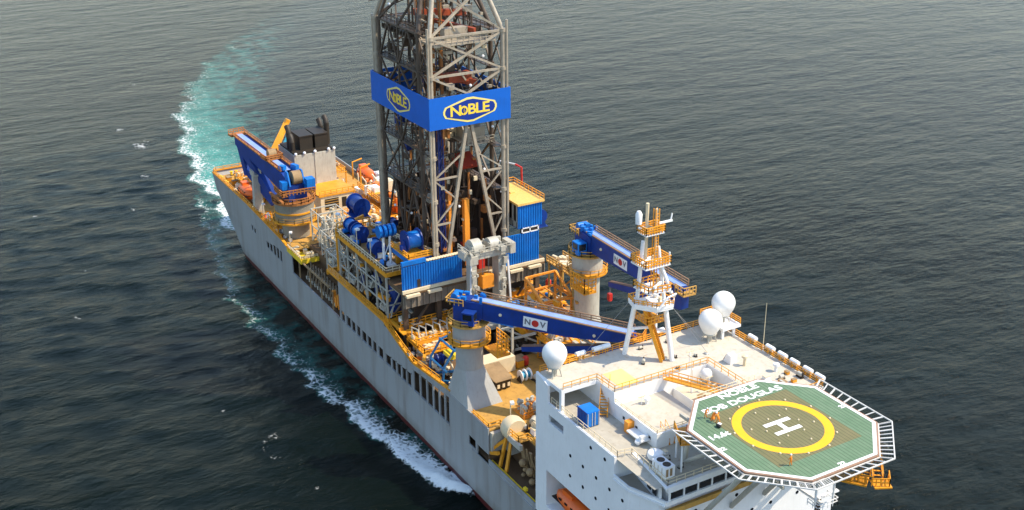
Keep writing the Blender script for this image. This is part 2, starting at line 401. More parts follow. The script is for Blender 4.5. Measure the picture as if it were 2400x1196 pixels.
    fm = math_('ADD', A['foam'], math_('MULTIPLY', math_('SUBTRACT', fn, .5), 2.1))
    fm = math_('ADD', fm, math_('MULTIPLY', math_('SUBTRACT', fn2, .5), .7))
    fs_ = noise(1.5, -.18, .9, .22, 5, .65, 17)
    fm = math_('ADD', fm, math_('MULTIPLY', math_('SUBTRACT', fs_, .5), 1.0))
    dv = N('ShaderNodeVectorMath', operation='ADD'); nc = N('ShaderNodeTexNoise'); nc.inputs['Scale'].default_value = .5; nc.inputs['Detail'].default_value = 4; l.new(tc.outputs['Object'], nc.inputs['Vector'])
    sc_ = N('ShaderNodeVectorMath', operation='SCALE'); sc_.inputs['Scale'].default_value = 2.4; l.new(nc.outputs['Color'], sc_.inputs[0]); l.new(tc.outputs['Object'], dv.inputs[0]); l.new(sc_.outputs[0], dv.inputs[1])
    vo = N('ShaderNodeTexVoronoi', feature='DISTANCE_TO_EDGE'); vo.inputs['Scale'].default_value = .62; l.new(dv.outputs[0], vo.inputs['Vector'])
    lace = mrange(vo.outputs['Distance'], .02, .20, .30, -.15)
    fm = math_('ADD', fm, lace)
    gate = mrange(A['foam'], .03, .22)
    fmask = math_('MULTIPLY', mrange(fm, .55, 1.22), gate)
    tn = math_('ADD', A['aerated'], math_('ADD', math_('MULTIPLY', math_('SUBTRACT', fn2, .5), 1.3), math_('MULTIPLY', math_('SUBTRACT', fn, .5), .5)))
    tmask = math_('MULTIPLY', mrange(tn, .08, 1.05, smooth=False), mrange(A['aerated'], 0, .15))
    c0 = N('ShaderNodeMix', data_type='RGBA'); c0.inputs[6].default_value = (.0012, .0040, .0027, 1); c0.inputs[7].default_value = (.05, .25, .21, 1); l.new(tmask, c0.inputs[0])
    c1 = N('ShaderNodeMix', data_type='RGBA'); c1.inputs[7].default_value = (.76, .78, .76, 1); l.new(c0.outputs[2], c1.inputs[6]); l.new(fmask, c1.inputs[0])
    l.new(c1.outputs[2], p.inputs['Base Color'])
    l.new(mrange(fmask, 0, 1, .16, .8, False), p.inputs['Roughness']); p.inputs['IOR'].default_value = 1.165; p.inputs['Specular Tint'].default_value = (1.0, .97, .88, 1)
    rot = -math.atan2(-.5, .86)
    b1 = noise(.80, rot, 1.0, .45, 8, .66); b2 = noise(.12, rot+.25, 1.0, .40, 5, .55, 12); b3 = noise(2.6, rot-.2, 1.0, .5, 4, .6, 5)
    b4 = noise(.050, rot+.1, 1.0, .42, 4, .55, 40); b5 = noise(.30, rot-.12, 1.0, .45, 6, .6, 23)
    hh = math_('ADD', math_('ADD', math_('MULTIPLY', b1, .34), math_('MULTIPLY', b2, .85)), math_('MULTIPLY', b3, .06))
    hh = math_('ADD', hh, math_('ADD', math_('MULTIPLY', b4, 1.6), math_('MULTIPLY', b5, .60)))
    hh = math_('MULTIPLY', hh, mrange(A['slick'], 0, 1, 1., .62, False))
    hh = math_('ADD', hh, math_('MULTIPLY', fmask, .25))
    bp = N('ShaderNodeBump'); bp.inputs['Strength'].default_value = 1.0; bp.inputs['Distance'].default_value = 1.0
    l.new(hh, bp.inputs['Height']); l.new(bp.outputs[0], p.inputs['Normal'])
    me.materials.append(m)
    return o
sea()

# ================================================================== the ship: hull, decks, plating
ship = thing('drillship', 'huge grey hulled drillship with white bridge block and amber rails steaming across dark green sea', 'ship')
def hull_rows():
    rows = []
    spec = [(-6, -76, 12, 117), (-.8, -84.0, 10, 118), (.5, -86.0, 9.5, 118.5), (5.0, -90.5, 8, 120), (9.4, -95.5, 5, 121.5)]
    for z, xe, rr, xb in spec:
        pts = [(xe, 0.)]
        for i in range(9):
            a = math.pi/2*i/8
            pts.append((xe+rr-rr*math.cos(a), -(18-rr)-rr*math.sin(a)))
        for x in (-60, -30, 0, 30, 60, 80): pts.append((x, -18.))
        x0 = 82+z*.6
        for i in range(1, 15):
            u = i/14; pts.append((x0+(xb-x0)*math.sin(u*math.pi/2), -18*math.cos(u*math.pi/2)**.8 if u < 1 else 0.))
        rows.append((z, pts))
    return rows
def build_hull():
    mb = MB(); rows = hull_rows(); n = len(rows[0][1])
    for sgn in (1, -1):
        vs = [(x, y*sgn, z) for z, pts in rows for x, y in pts]
        fs = [((k*n+i), (k*n+i+1), ((k+1)*n+i+1), ((k+1)*n+i)) for k in range(len(rows)-1) for i in range(n-1)]
        if sgn < 0: fs = [f[::-1] for f in fs]
        mb._add(vs, fs)
    mb.build('hull', HULL, ship, smooth=True)
    m = MB(); z, pts = rows[-1]
    m._add([(x, y, z-.02) for x, y in pts]+[(x, -y, z-.02) for x, y in pts], [tuple(range(n))+tuple(range(2*n-1, n-1, -1))])
    m.build('lower_deck', BROWN, ship)
    # stern bulwark, two rows more
    def row(z, xe, rr):
        p = [(-37.0, -18.)]+[(x, -18.) for x in (-70,)]
        for i in range(8, -1, -1):
            a = math.pi/2*i/8; p.append((xe+rr-rr*math.cos(a), -(18-rr)-rr*math.sin(a)))
        return p+[(x, -y) for x, y in p[::-1]]
    st = MB(); rr = [row(9.4, -95.5, 5), row(13., -99.8, 2.5), row(17.2, -101.6, 1.2)]
    rr = [[(q[0], q[1]) for q in r if True] for r in rr]
    # starboard straight run is plated separately with its windows
    n2 = len(rr[0]); vs = [(x, y, z) for r, z in zip(rr, (9.4, 13., 17.2)) for x, y in r]
    fs = [(k*n2+i, k*n2+i+1, (k+1)*n2+i+1, (k+1)*n2+i) for k in range(2) for i in range(1, n2-1)]
    st._add(vs, fs); st._add([(x*.999+.0, y*.988, z) for x, y, z in vs], [f[::-1] for f in fs])
    top = rr[2]
    for i in range(1, n2-1): st.bar((top[i][0], top[i][1]*.994, 17.22), (top[i+1][0], top[i+1][1]*.994, 17.22), .3, .12)
    st.build('stern_bulwark', HULL, ship, smooth=True)
    d = MB(); p = [(x*.995, y*.98) for x, y in rr[2]]
    d._add([(x, y, 15.6) for x, y in p], [tuple(range(len(p)))]); d.bb(-70, -37, -17.6, 17.6, 15.2, 15.59)
    d.build('stern_deck', TAN, ship)
build_hull()
def build_plating():
    T = .25
    m = MB()
    # aft run with its small window openings
    m.plate('y', -18., -18+T, -70, -37, 9.4, 14.3, [(-67.6, -66.3, 10.8, 12.2), (-65.6, -64.2, 10.6, 12.0), (-55.9, -54.0, 9.9, 11.6), (-53.4, -51.5, 9.8, 11.9), (-50.8, -49, 9.7, 12.4), (-48.2, -46.6, 9.7, 12.6), (-45.9, -44.5, 9.7, 12.6)])
    m.prism([(-70, 14.3), (-37, 14.3), (-38.5, 15.2), (-44, 16.0), (-70, 17.2)], 'y', -18, -18+T)
    # bottom sill beam
    m.bb(-37, 46, -18.12, -17.7, 9.38, 9.75)
    # midships panel with the row of openings under it
    m.plate('y', -18., -18+T, -7.2, 17.4, 9.75, 19.3, [(-6.2+i*2.85, -6.2+i*2.85+2.05+.25*((i*5)%3-1), 9.75, 12.2) for i in range(8)])
    m.prism([(17.4, 12.0), (30.2, 12.9), (30.2, 15.3), (25.5, 16.4), (18.6, 18.3), (17.4, 18.3)], 'y', -18, -18+T)
    for i in range(5): m.bb(19.9+i*2.4, 20.5+i*2.4, -18, -18+T, 9.75, 12.4+i*.17)
    # tall openings under the narrow strip
    m.prism([(30.2, 14.3), (46.0, 15.6), (46.0, 17.0), (30.2, 15.4)], 'y', -18, -18+T)
    for x in (30.2, 33.3, 36.3, 39.0, 41.6, 44.0): m.bb(x, x+.55, -18, -18+T, 9.75, 14.4+(x-30.2)*.08)
    # forward solid part with a low window
    m.plate('y', -18., -18+T, 46, 61, 9.4, 16.6, [(53.6, 56.2, 9.7, 11.6), (56.9, 61, 9.4, 11.3)])
    m.bb(61, 77, -18, -18+T, 9.4, 10.3)
    m.bb(55, 77, -18.2, -17.6, 9.15, 9.38)
    m.build('side_plating', HULL, ship)
    # inner longitudinal bulkheads and main deck
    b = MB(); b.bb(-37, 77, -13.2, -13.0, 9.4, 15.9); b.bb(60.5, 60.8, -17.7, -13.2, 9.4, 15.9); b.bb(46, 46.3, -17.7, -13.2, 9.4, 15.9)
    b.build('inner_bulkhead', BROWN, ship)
    p = MB(); p.bb(-37, 77, 17.75, 18, 9.4, 17.0); p.bb(-70, -37, 17.75, 18, 9.4, 17.2); p.build('port_plating', HULL, ship)
    d = MB()
    d.bb(46.3, 60.8, -17.7, -13.2, 15.9, 16.2); d.bb(40, 77, -13.2, 17.7, 15.9, 16.2); d.bb(60.8, 67, -15.4, -13.2, 15.95, 16.25)
    d.build('main_deck', TAN, ship)
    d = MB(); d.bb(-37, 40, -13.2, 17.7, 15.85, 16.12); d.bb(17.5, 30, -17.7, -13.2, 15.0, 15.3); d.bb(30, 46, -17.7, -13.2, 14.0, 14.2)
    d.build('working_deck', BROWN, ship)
    # amber gunwale girders following the stepped sheer
    g = MB()
    g.bb(-13, 17.6, -18.25, -16.9, 19.3, 19.75); g.bb(-13.2, -12.8, -18.2, -12.5, 18.4, 19.7)
    for a, b_ in (((17.4, -17.8, 19.3), (19.2, -17.6, 18.4)), ((19.2, -17.6, 18.4), (25.5, -17.6, 16.6)), ((25.5, -17.6, 16.6), (30.2, -17.6, 15.6)), ((30.2, -17.6, 15.6), (46.2, -17.6, 17.1))):
        g.bar(a, b_, .75, .35)
    g.build('gunwale_girder', AMBER, ship); g = MB()
    g.bar((-100.4, -17.75, 17.3), (-70, -17.8, 17.35), .7, .25); g.bar((-70, -17.8, 17.35), (-44, -17.8, 16.15), .7, .25); g.bar((-44, -17.8, 16.15), (-38.4, -17.8, 15.3), .7, .25); g.bar((-101.2, -17, 17.35), (-101.2, 17, 17.35), .6, .25)
    g.build('stern_gunwale', AMBER, ship)
    r = MB()
    r.rail([(-101.0, 17, 17.25), (-101.2, -16.8, 17.25), (-100, -17.7, 17.2), (-70, -17.7, 17.2), (-44.5, -17.7, 16.0)], h=1.0, sp=2.5)
    r.rail([(17.6, -17.6, 19.5), (19.2, -17.6, 18.5), (25.5, -17.6, 16.7), (30.2, -17.6, 15.7), (42, -17.6, 16.8)], h=1.15, sp=2.0)
    r.rail([(55, -17.7, 16.3), (60.6, -17.7, 16.3), (60.6, -15.3, 16.3), (67, -15.3, 16.3), (67, -13.4, 16.3), (76.8, -13.4, 16.3)], h=1.15, sp=2.)
    r.rail([(-37, 17.6, 17), (77, 17.6, 17)], h=1.1, sp=3)
    r.rail([(-12.8, -17.9, 19.75), (17.3, -17.9, 19.75)], h=1.1, sp=2.2)
    r.build('guard_rail', AMBER, ship)
build_plating()

# ------------------------------------------------------------------ accommodation block and bridge (parts of the ship)
def build_house():
    acc = MB()
    acc.bb(77.1, 108.2, -14.5, 17.9, 9.6, 31.2)                                # core
    # starboard strip around the lifeboat recess
    acc.plate('y', -18., -17.6, 77.1, 99.0, 9.6, 31.7, [(80.4, 99, 12.2, 19.1), (81.0, 85.3, 28.4, 29.8)])
    acc.bb(77.1, 80.4, -17.6, -14.5, 9.6, 31.2); acc.bb(80.4, 99, -17.6, -14.5, 9.6, 12.2); acc.bb(80.4, 99, -17.6, -14.5, 19.1, 28.0)
    acc.bb(85.6, 99, -17.6, -14.5, 28.0, 31.2)
    acc.prism([(77.1, 31.7), (80.7, 31.7), (80.7, 34.8), (77.1, 35.65)], 'y', -18, -17.6)
    # bow quarter up to the bridge wing
    acc.prism([(99, -18), (102.6, -18), (107.2, -15.9), (108.2, -14.5), (99, -14.5)], 'z', 9.6, 28.0)
    h = acc.build('accommodation_block', WHITE, ship)
    ph = [(92.9, 30.1), (96.6, 30.1), (87.4, 25.65), (90.9, 25.65), (87.4, 22.), (94.5, 25.65), (91., 22.), (98., 25.65), (94.5, 22.), (101.3, 25.65), (98., 22.), (101.3, 22.)]
    for x, z in ph: MB().disc((x, -17.98, z), .30, 'y', -.07).build('porthole', GLASS, h)
    for y, z in [(-2.3, 25.2), (-6.2, 25.2), (5.4, 25.1), (4.7, 21.4), (10.1, 21.3), (13.4, 21.4), (-10, 25.2), (9, 25.1), (1, 21.4), (-3, 21.4)]:
        MB().disc((108.18, y, z), .30, 'x', .07).build('porthole', GLASS, h)
    rec = MB(); rec.bb(80.5, 98.9, -14.62, -14.52, 12.3, 19.0); rec.build('boat_recess_lining', LGREY, h)
    MB().bb(108.2, 108.28, 14.3, 15.5, 16.0, 18.2).build('doorway', DARK, h)
    # deck surfaces
    d = MB(); d.bb(77.3, 108.0, -17.5, 17.7, 31.204, 31.26); d.build('bridge_roof_deck', paint('shade_toned_roof_deck', (.42, .385, .31), .8, .12, dirt=(.24, .19, .13), amt=.5, fine=.9), h)  # helideck shadow deepened by a darker base colour; streaks are dirt
    # aft upper house and radome wing
    u = MB(); u.bb(77.1, 88.8, -11, 17.9, 31.26, 35.4); u.bb(77.1, 84.0, -17.6, -11.0, 34.75, 35.4)
    u.bb(77.1, 77.5, -17.6, -11, 31.26, 34.75); u.bb(83.4, 84.0, -17.6, -17.0, 31.26, 34.75)
    u.bb(84.9, 106.0, 7.6, 17.9, 31.26, 35.7) if False else u.bb(88.8, 104.0, 7.2, 17.9, 31.26, 35.5)
    up_ = u.build('upper_house', WHITE, ship)
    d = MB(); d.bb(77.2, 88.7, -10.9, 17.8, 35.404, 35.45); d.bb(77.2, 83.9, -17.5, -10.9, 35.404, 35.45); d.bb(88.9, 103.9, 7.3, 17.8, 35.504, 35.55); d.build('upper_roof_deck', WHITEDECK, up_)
    MB().bb(83.0, 87.8, -9.2, -5.6, 35.454, 35.49).build('yellow_hatch_mat', paint('pale_yellow_paint', (.80, .72, .22), .7, .08), up_)
    f = MB(); f.bb(88.8, 99.8, -11, -1.5, 31.26, 33.2)
    # parapet
    f.bb(88.8, 99.8, -11, -10.75, 33.2, 33.75); f.bb(99.55, 99.8, -10.75, -1.5, 33.2, 33.75)
    fb = f.build('forward_house', WHITE, ship)
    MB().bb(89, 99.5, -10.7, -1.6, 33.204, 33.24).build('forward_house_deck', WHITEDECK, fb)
    for x in (91.2, 94.5, 97.8): MB().bb(x, x+.5, -11.05, -11.0, 32.1, 32.6).build('window', GLASS, fb)
    MB().bb(100.01, 100.06, -6.5, -5.6, 31.3, 33.0) if False else None
    g = MB(); g.bb(88.85, 104, 0.5, 7.1, 31.26, 33.0); mb_ = g.build('middle_house', WHITE, ship)
    MB().bb(89, 103.8, .6, 7.0, 33.004, 33.04).build('middle_house_deck', paint('buff_deck_paint', (.62, .54, .40), .7, .1, amt=.3), mb_)
    # wheelhouse roof fascia, windows, wing
    w = MB(); w.bb(108.2, 108.75, -15.6, 15.6, 30.35, 31.3); w.bb(108.2, 108.5, -15.8, 15.8, 28.0, 28.75)
    w.prism([(99.2, -14.6), (107.3, -15.9), (107.3, -15.6), (99.2, -14.3)], 'z', 28, 31.0)
    w.prism([(98.8, -14.75), (108.75, -16.05), (108.75, -15.6), (98.8, -14.2)], 'z', 31.0, 31.35)
    wh = w.build('wheelhouse', WHITE, ship)
    for i in range(12):
        y = -15.0+i*2.55
        fr = MB(); fr.bb(108.2, 108.42, y-.12, y+.12, 28.75, 30.35); fr.build('window_mullion', WHITE, wh)
        if i < 11: MB().bb(108.22, 108.27, y+.14, y+2.41, 28.8, 30.3).build('bridge_window', GLASS, wh)
    for x in (101.5, 104.0, 105.6):
        MB().prism([(x, -14.6-.1605*(x-99.2)-.38), (x+1.0, -14.6-.1605*(x-98.2)-.38), (x+1.0, -14.6-.1605*(x-98.2)-.2), (x, -14.6-.1605*(x-99.2)-.2)], 'z', 28.9, 30.2).build('side_window', GLASS, wh)
    g = MB(); g.bb(108.2, 109.4, -15.8, 15.8, 27.1, 27.35); g.bb(109.3, 109.42, -15.8, 15.8, 27.35, 27.95)
    g.build('window_walkway', TAN, wh)
    wg = MB()
    pts = [(99.0, -18.0), (102.6, -18.0), (107.2, -16.1), (108.4, -15.7)]
    for a, b in zip(pts, pts[1:]):
        wg.bar((*a, 28.75), (*b, 28.75), .3, .22); wg.bar((*a, 28.1), (*b, 28.1), .5, .25); wg.bar((a[0], a[1]+.1, 28.4), (b[0], b[1]+.1, 28.4), .08, .7)
    wg.build('bridge_wing_bulwark', WHITE, ship)
    w2 = MB(); w2.prism([(99, -17.9), (102.5, -17.9), (107, -16), (107.3, -15.95), (99.2, -14.65)], 'z', 28.004, 28.06); w2.build('bridge_wing_deck', paint('dull_deck_paint', (.36, .32, .26), .7, .1), ship)
    # rails in amber and white round the roofs
    r = MB()
    r.rail([(77.3, -17.4, 35.45), (77.3, 17.7, 35.45), (103.9, 17.7, 35.55)], h=1.15, sp=1.4, w=.10, mids=3)
    r.rail([(88.6, -10.8, 35.45), (88.6, 7.3, 35.45)], h=1.1, sp=1.4, w=.07)
    r.rail([(84.0, -17.3, 35.45), (84.0, -11, 35.45), (88.6, -10.8, 35.45)], h=1.1, sp=1.4, w=.07)
    r.rail([(88.8, 7.35, 35.55), (103.9, 7.35, 35.55)], h=1.1, sp=1.6, w=.07)
    r.rail([(103.9, 7.4, 35.55), (103.9, 17.7, 35.55)], h=1.1, sp=1.6, w=.07)
    r.build('roof_guard_rail', AMBER, up_)
    r = MB()
    r.rail([(81, -17.5, 31.7), (99, -17.5, 31.7), (99, -14.9, 31.3), (108.3, -15.4, 31.35), (108.5, 15, 31.35)], h=1.05, sp=1.5, w=.07)
    r.rail([(88.9, -10.85, 33.7), (99.6, -10.85, 33.7), (99.6, -1.6, 33.7)], h=.7, sp=1.6, w=.06)
    r.build('bridge_guard_rail', CREAM, h)
    # long amber walkway between the houses to the helideck
    wk = MB(); wk.bar((88.8, -1.0, 35.2), (101.8, 1.4, 37.6), 1.3, .2)
    for q in (-.65, .65):
        for z in (.55, 1.1): wk.bar((88.8, -1+q, 35.2+z), (101.8, 1.4+q, 37.6+z), .1)
        for i in range(8): p = Vector((88.8, -1+q, 35.2)).lerp(Vector((101.8, 1.4+q, 37.6)), i/7); wk.bar(p, p+Vector((0, 0, 1.1)), .08)
    wk.build('helideck_walkway', AMBER, ship)
    sta = MB(); sta.stair((84.6, -9.7, 35.4), (88.2, -12.6, 31.3), 1.3, (.6, .8, 0)); sta.build('roof_stair', AMBER, ship)
    sta = MB(); sta.stair((99.9, -8.2, 31.3), (97.5, -8.2, 33.2), .9, (0, 1, 0)); sta.build('forward_stair', AMBER, ship)
    sk = MB(); sk.bb(93.2, 94.2, -12.2, -11.05, 31.3, 33.2); sk.build('amber_locker', SAFETY, ship)
    pf = MB(); pf.bb(94.4, 98.2, -12.6, -11.05, 32.0, 32.25); pf.bb(97.4, 98.0, -12.5, -11.2, 32.25, 32.8); pf.build('side_platform', WHITE, ship)
    # port radome platform
    p = MB(); p.bb(77.3, 83.6, 14.7, 18.6, 37.0, 37.5)
    for x in (77.6, 83.2):
        for y in (15.0, 17.4): p.bb(x-.2, x+.2, y-.2, y+.2, 35.5, 37.0)
    pp = p.build('radome_platform', WHITE, ship)
    r = MB(); r.rail([(77.4, 14.8, 37.5), (77.4, 18.5, 37.5), (83.5, 18.5, 37.5)], h=1.1, sp=1.2, w=.1, mids=3); r.build('platform_rail', AMBER, pp)
    # helideck access stair tower at the bow
    a = MB(); a.rail([(119.90, -0.60, 35.0), (124.90, 3.90, 35.0)], h=1.2, sp=1.0, w=.1); a.bar((119.40, 0.60, 34.9), (125.60, 5.00, 34.9), 2.4, .2)
    a.rail([(119.00, 1.60, 35.0), (124.90, 6.10, 35.0)], h=1.2, sp=1.0, w=.1); a.rail([(124.80, 3.90, 35.0), (126.40, 5.00, 35)], h=1.2, sp=.8, w=.1)
    a.build('access_platform', AMBER, ship)
    a = MB(); a.stair((125.90, 6.60, 34.9), (121.30, 10.20, 37.8), 1.3, (.6, .8, 0)); a.rail([(126.60, 4.60, 35), (127.90, 6.60, 35), (126.40, 8.00, 35)], h=1.2, sp=.6, w=.1); a.bar((125.90, 6.70, 34.85), (127.70, 5.80, 34.85), 2.4, .2)
    a.build('access_stair', AMBER, ship)
    a = MB(); a.bar((108.2, 13.6, 28.5), (119.20, 2.40, 34.9), .5); a.bar((108.2, 9.6, 28.5), (119.20, 1.40, 34.9), .4)
    for x, y in ((118.0, 3.6), (119.0, 6.0)): a.tube((x, y, 27.2), (x, y, 35), .17)
    a.bb(117.20, 116.60, 5.2, 9.2, 27.0, 27.2); a.bar((108.2, 8, 24), (118.40, 4.90, 27), .4)
    a.rail([(117.40, 2.70, 27.2), (119.50, 2.70, 27.2), (119.50, 6.50, 27.2), (117.40, 6.50, 27.2)], h=1.1, sp=.9, w=.08)
    a.build('access_support', WHITE, ship)
build_house()
# ================================================================== drill floor, derrick
def build_drill_floor():
    t = thing('drill_floor', 'raised drill floor with bright blue corrugated walls and amber roofed blue control cabin under the tall derrick', 'drill floor', (8, 0, 16))
    s = MB(); s.bb(-3, 21.5, -13, 13, 16.2, 27.4); s.build('substructure', DARK, t)
    s = MB()
    for x in (-6, 4, 14, 22.6):
        for y in (-15.5, -8, 8, 15.5): s.bb(x-.5, x+.5, y-.5, y+.5, 16.2, 27.4)
    for x in (-6, 4, 14):
        s.bar((x, -15.5, 17), (x+10, -15.5, 27), .4); s.bar((x, 15.5, 17), (x+10, 15.5, 27), .4)
    for y in (-15.5, -8, 8): s.bar((22.6, y, 17), (22.6, y+(7.5 if y != -8 else 16), 26.5), .45)
    s.each('support_leg', DSTEEL, t)
    f = MB(); f.bb(-10, 24.2, -16.6, 16.6, 27.4, 28.4); f.bb(24.2, 24.9, -16.6, 16.2, 27.5, 27.8); f.build('floor_slab', BROWN, t)
    f = MB(); f.bb(24.2, 24.6, -16.7, 16.3, 27.85, 28.5)
    f.rail([(24.8, -2.5, 27.8), (24.8, 5, 27.8)], h=1.1, sp=1.2)
    for y in (-14.8, -10, 9, 13.5): f.bb(24.6, 25.6, y-1.5, y+1.5, 27.3, 27.8)
    f.build('edge_beam', CREAM, t)
    f = MB(); f.bb(24.2, 24.5, -16.6, 16.3, 24.6, 27.35); [f.bb(24.5, 24.8, -16.3+i*1.35, -16.1+i*1.35, 24.7, 27.3) for i in range(25)]; f.build('edge_girder', DSTEEL if False else paint('grimy_grey_paint', (.20, .17, .13), .6, .2, amt=.5), t)
    def corr(name, y0, y1, z0, z1, x=24., mat=BLUE):
        m = MB(); n = int((y1-y0)/.55); p = (y1-y0)/n; poly = []
        for i in range(n): q = y0+i*p; poly += [(x+.02, q), (x+.02, q+.4*p), (x+.16, q+.5*p), (x+.16, q+.9*p)]
        poly += [(x+.02, y1), (x-.2, y1), (x-.2, y0)]
        m.prism(poly, 'z', z0, z1); return m.build(name, mat, t)
    w = corr('blue_wall', -16.5, -3.1, 28.5, 33.4); MB().bb(24.17, 24.22, -13.3, -12.6, 28.6, 30.3).build('door', DARK, w)
    m = MB(); m.bb(23.6, 24.2, -16.5, -11.2, 33.7, 34.5); [m.bb(23.7, 24.1, y, y+.2, 33.4, 33.7) for y in (-16.4, -14.5, -12.6, -11.4)]
    m.build('wall_coping', BLUE, t)
    m = MB()
    for i in range(13): m.sphere((23.7, -10.7+i*.62, 33.75), .5, 8, (1.0, .9, .55))
    m.build('sack_row', CREAM, t, smooth=True)
    corr('blue_wall', 6.9, 15.2, 28.5, 35.0); w = corr('blue_wall', 10.2, 15.9, 36.2, 41.3)
    b = MB(); b.bb(12.5, 23.8, 15.5, 15.8, 36.2, 41.3); b.bb(12.5, 12.8, 10.2, 15.5, 36.2, 41.3); b.bb(12.8, 23.6, 10.4, 15.5, 35.9, 36.2); b.build('cabin_wall', BLUE, t)
    b = MB()
    for x in (13.2, 16, 18.8, 21.6, 23.4): b.bb(x-.15, x+.15, 10.2, 10.5, 36.2, 41.3)
    b.bb(12.8, 23.8, 10.2, 10.5, 36.2, 37.4); b.build('cabin_frame', LGREY, t)
    b = MB(); b.bb(12.8, 23.6, 10.6, 10.7, 37.4, 41.2); b.build('cabin_opening', DARK, t)
    b = MB(); b.bb(23.5, 24, 11.0, 15.2, 35.0, 36.2); b.build('window_band', DARK, t)
    b = MB()
    for y in (11.0, 12.9, 14.9): b.bb(24.0, 24.15, y, y+.25, 35.0, 36.2)
    b.bb(24, 24.15, 11, 15.2, 35.95, 36.2); b.bb(24, 24.15, 11, 15.2, 35., 35.18); b.build('window_frame', WHITE, t)
    b = MB(); b.bb(11.8, 24.5, 9.9, 16.3, 41.3, 41.75); b.bb(14, 18, 12, 13, 41.75, 41.95); b.build('amber_roof', paint('amber_roof_paint', (.78, .47, .12), .6, .1, dirt=(.4, .2, .06), amt=.35), t)
    r = MB(); r.rail([(11.9, 10.2, 41.75), (11.9, 16.2, 41.75), (24.4, 16.2, 41.75)], h=1.1, sp=1.5, w=.12); r.build('roof_rail', AMBER, t)
    r = MB(); r.path([(4.8, 20.6-4, 40), (4.8, 16.6, 44.5), (9.8, 18.0, 44.8)], .22); r.build('white_arch_pipe', WHITE, t)
    r = MB(); r.path([(9.8, 18.0, 44.8), (11.6, 18.4, 44.6), (11.8, 18.4, 40.6)], .24); r.build('red_arch_pipe', RED, t)
    # dark wind walls on the far sides
    w = MB(); w.bb(-4, 21, 9.6, 9.9, 28.4, 46); w.bb(-4.2, -3.9, -4, 9.6, 28.4, 42)
    w.build('wind_wall', paint('stained_wind_wall', (.05, .028, .017), .7, .4, dirt=(.02, .012, .008), amt=.7, fine=.6), t)
    # starboard winch platform on its scaffold
    p = MB(); p.bb(-8, 17.5, -17, -9.2, 29.2, 29.9); p.build('winch_platform', paint('walked_brown_deck', (.26, .155, .06), .75, .2, dirt=(.10, .05, .02), amt=.5, fine=.9), t)
    p = MB(); p.bb(-8.2, 17.8, -17.3, -17.0, 29.1, 30.0); p.bb(17.5, 17.8, -17.0, -9.2, 29.1, 30.0); p.bb(-8.2, -7.9, -17, -8, 29.1, 30)
    p.bb(13.5, 14, -13, -9, 29.9, 33.0); p.build('platform_girder', AMBER, t)
    p = MB(); p.rail([(-8, -17.1, 30), (17.6, -17.1, 30), (17.6, -9.4, 30)], h=1.15, sp=1.5, w=.12); p.rail([(-8, -9.1, 30), (13.5, -9.1, 33), (22, -8.6, 34)], h=1.0, sp=1.6, w=.14)
    p.build('platform_rail', CREAM, t)
    p = MB(); p.rail([(-8, -17.1, 30), (-8, -9.2, 30)], h=2.2, sp=1.5, w=.16); p.bar((-8.2, -17.1, 21), (-8.2, -17.1, 31), .5); p.bar((-8.2, -17.1, 31), (-9.5, -10, 32.2), .5); p.build('amber_end_frame', AMBER, t)
    p = MB(); p.bb(13.8, 22, -13.8, -8.8, 32.6, 33.9); p.build('drum_foundation', BLUE, t)
    p = MB(); p.bb(13.5, 22.3, -14.1, -8.5, 33.9, 34.2); p.rail([(13.6, -14.0, 34.2), (22.2, -14.0, 34.2), (22.2, -8.6, 34.2)], h=.9, sp=1.5, w=.16); p.build('drum_deck', AMBER, t)
    s = MB()
    for x in (-7.8, -3, 2, 7, 12, 17.2):
        s.bar((x, -16.9, 19.7), (x, -16.9, 29.2), .34)
        s.bar((x, -10, 19.7), (x, -10, 29.2), .3)
    for z in (22.5, 25.8): s.bar((-7.8, -16.9, z), (17.2, -16.9, z), .24); s.bar((17.2, -16.9, z), (17.2, -10, z), .24)
    s.bar((17.2, -16.9, 19.8), (17.2, -13.4, 25.8), .24); s.bar((17.2, -16.9, 29), (17.2, -13.4, 25.8), .24); s.bar((17.2, -10, 19.8), (17.2, -13.4, 25.8), .24)
    for x in (-7.8, 2, 12): s.bar((x, -16.9, 29), (x+4.9, -16.9, 19.8), .2)
    s.bb(16.9, 21, -15.9, -13, 26.4, 26.7); s.bb(16.9, 21, -13.5, -11, 21.5, 21.8)
    s.build('scaffold', LGREY, t)
    s = MB()
    for x, y, r in ((14.5, -13.8, 1.5), (14.5, -11, 1.2), (-1, -13.5, 1.3), (5, -13.2, 1.2)): s.lathe([(r, 19.8), (r, 27.5), (r*.6, 28.4)], (x, y, 0), 14)
    s.each('mud_tank', DBLUE, t, smooth=True)
    c = MB()
    for i in range(40):
        x = rnd.uniform(-7, 16); z = rnd.choice([20.2, 23, 26.2]); y = rnd.uniform(-16.5, -11)
        c.box((x, y, z+.5), (rnd.uniform(.4, 1.6), rnd.uniform(.4, 1.2), rnd.uniform(.6, 1.6)))
        if i % 3 == 0: c.path([(x, -16.6, z), (x+rnd.uniform(1, 3), -16.6, z), (x+3, -16.4, z+2)], .16)
    c.build('pipework', LGREY, t, kind='stuff')
    c = MB()
    for i in range(26):
        x = rnd.uniform(-7, 16); z = rnd.choice([20.2, 22.6, 26.0]); y = rnd.uniform(-16.6, -12)
        c.box((x, y, z+.4), (rnd.uniform(.4, 2.4), rnd.uniform(.3, .9), rnd.uniform(.25, .9)))
    c.each('valve_box', AMBER, t)
    c = MB()
    for i in range(60):
        x = rnd.uniform(-6, 22); y = rnd.choice([rnd.uniform(-7.5, 7.5), rnd.uniform(-8, 8)])
        c.box((x, y, 28.4+.8), (rnd.uniform(.5, 2.2), rnd.uniform(.5, 2), rnd.uniform(.8, 3.5)))
    c.each('floor_machinery', DSTEEL, t)
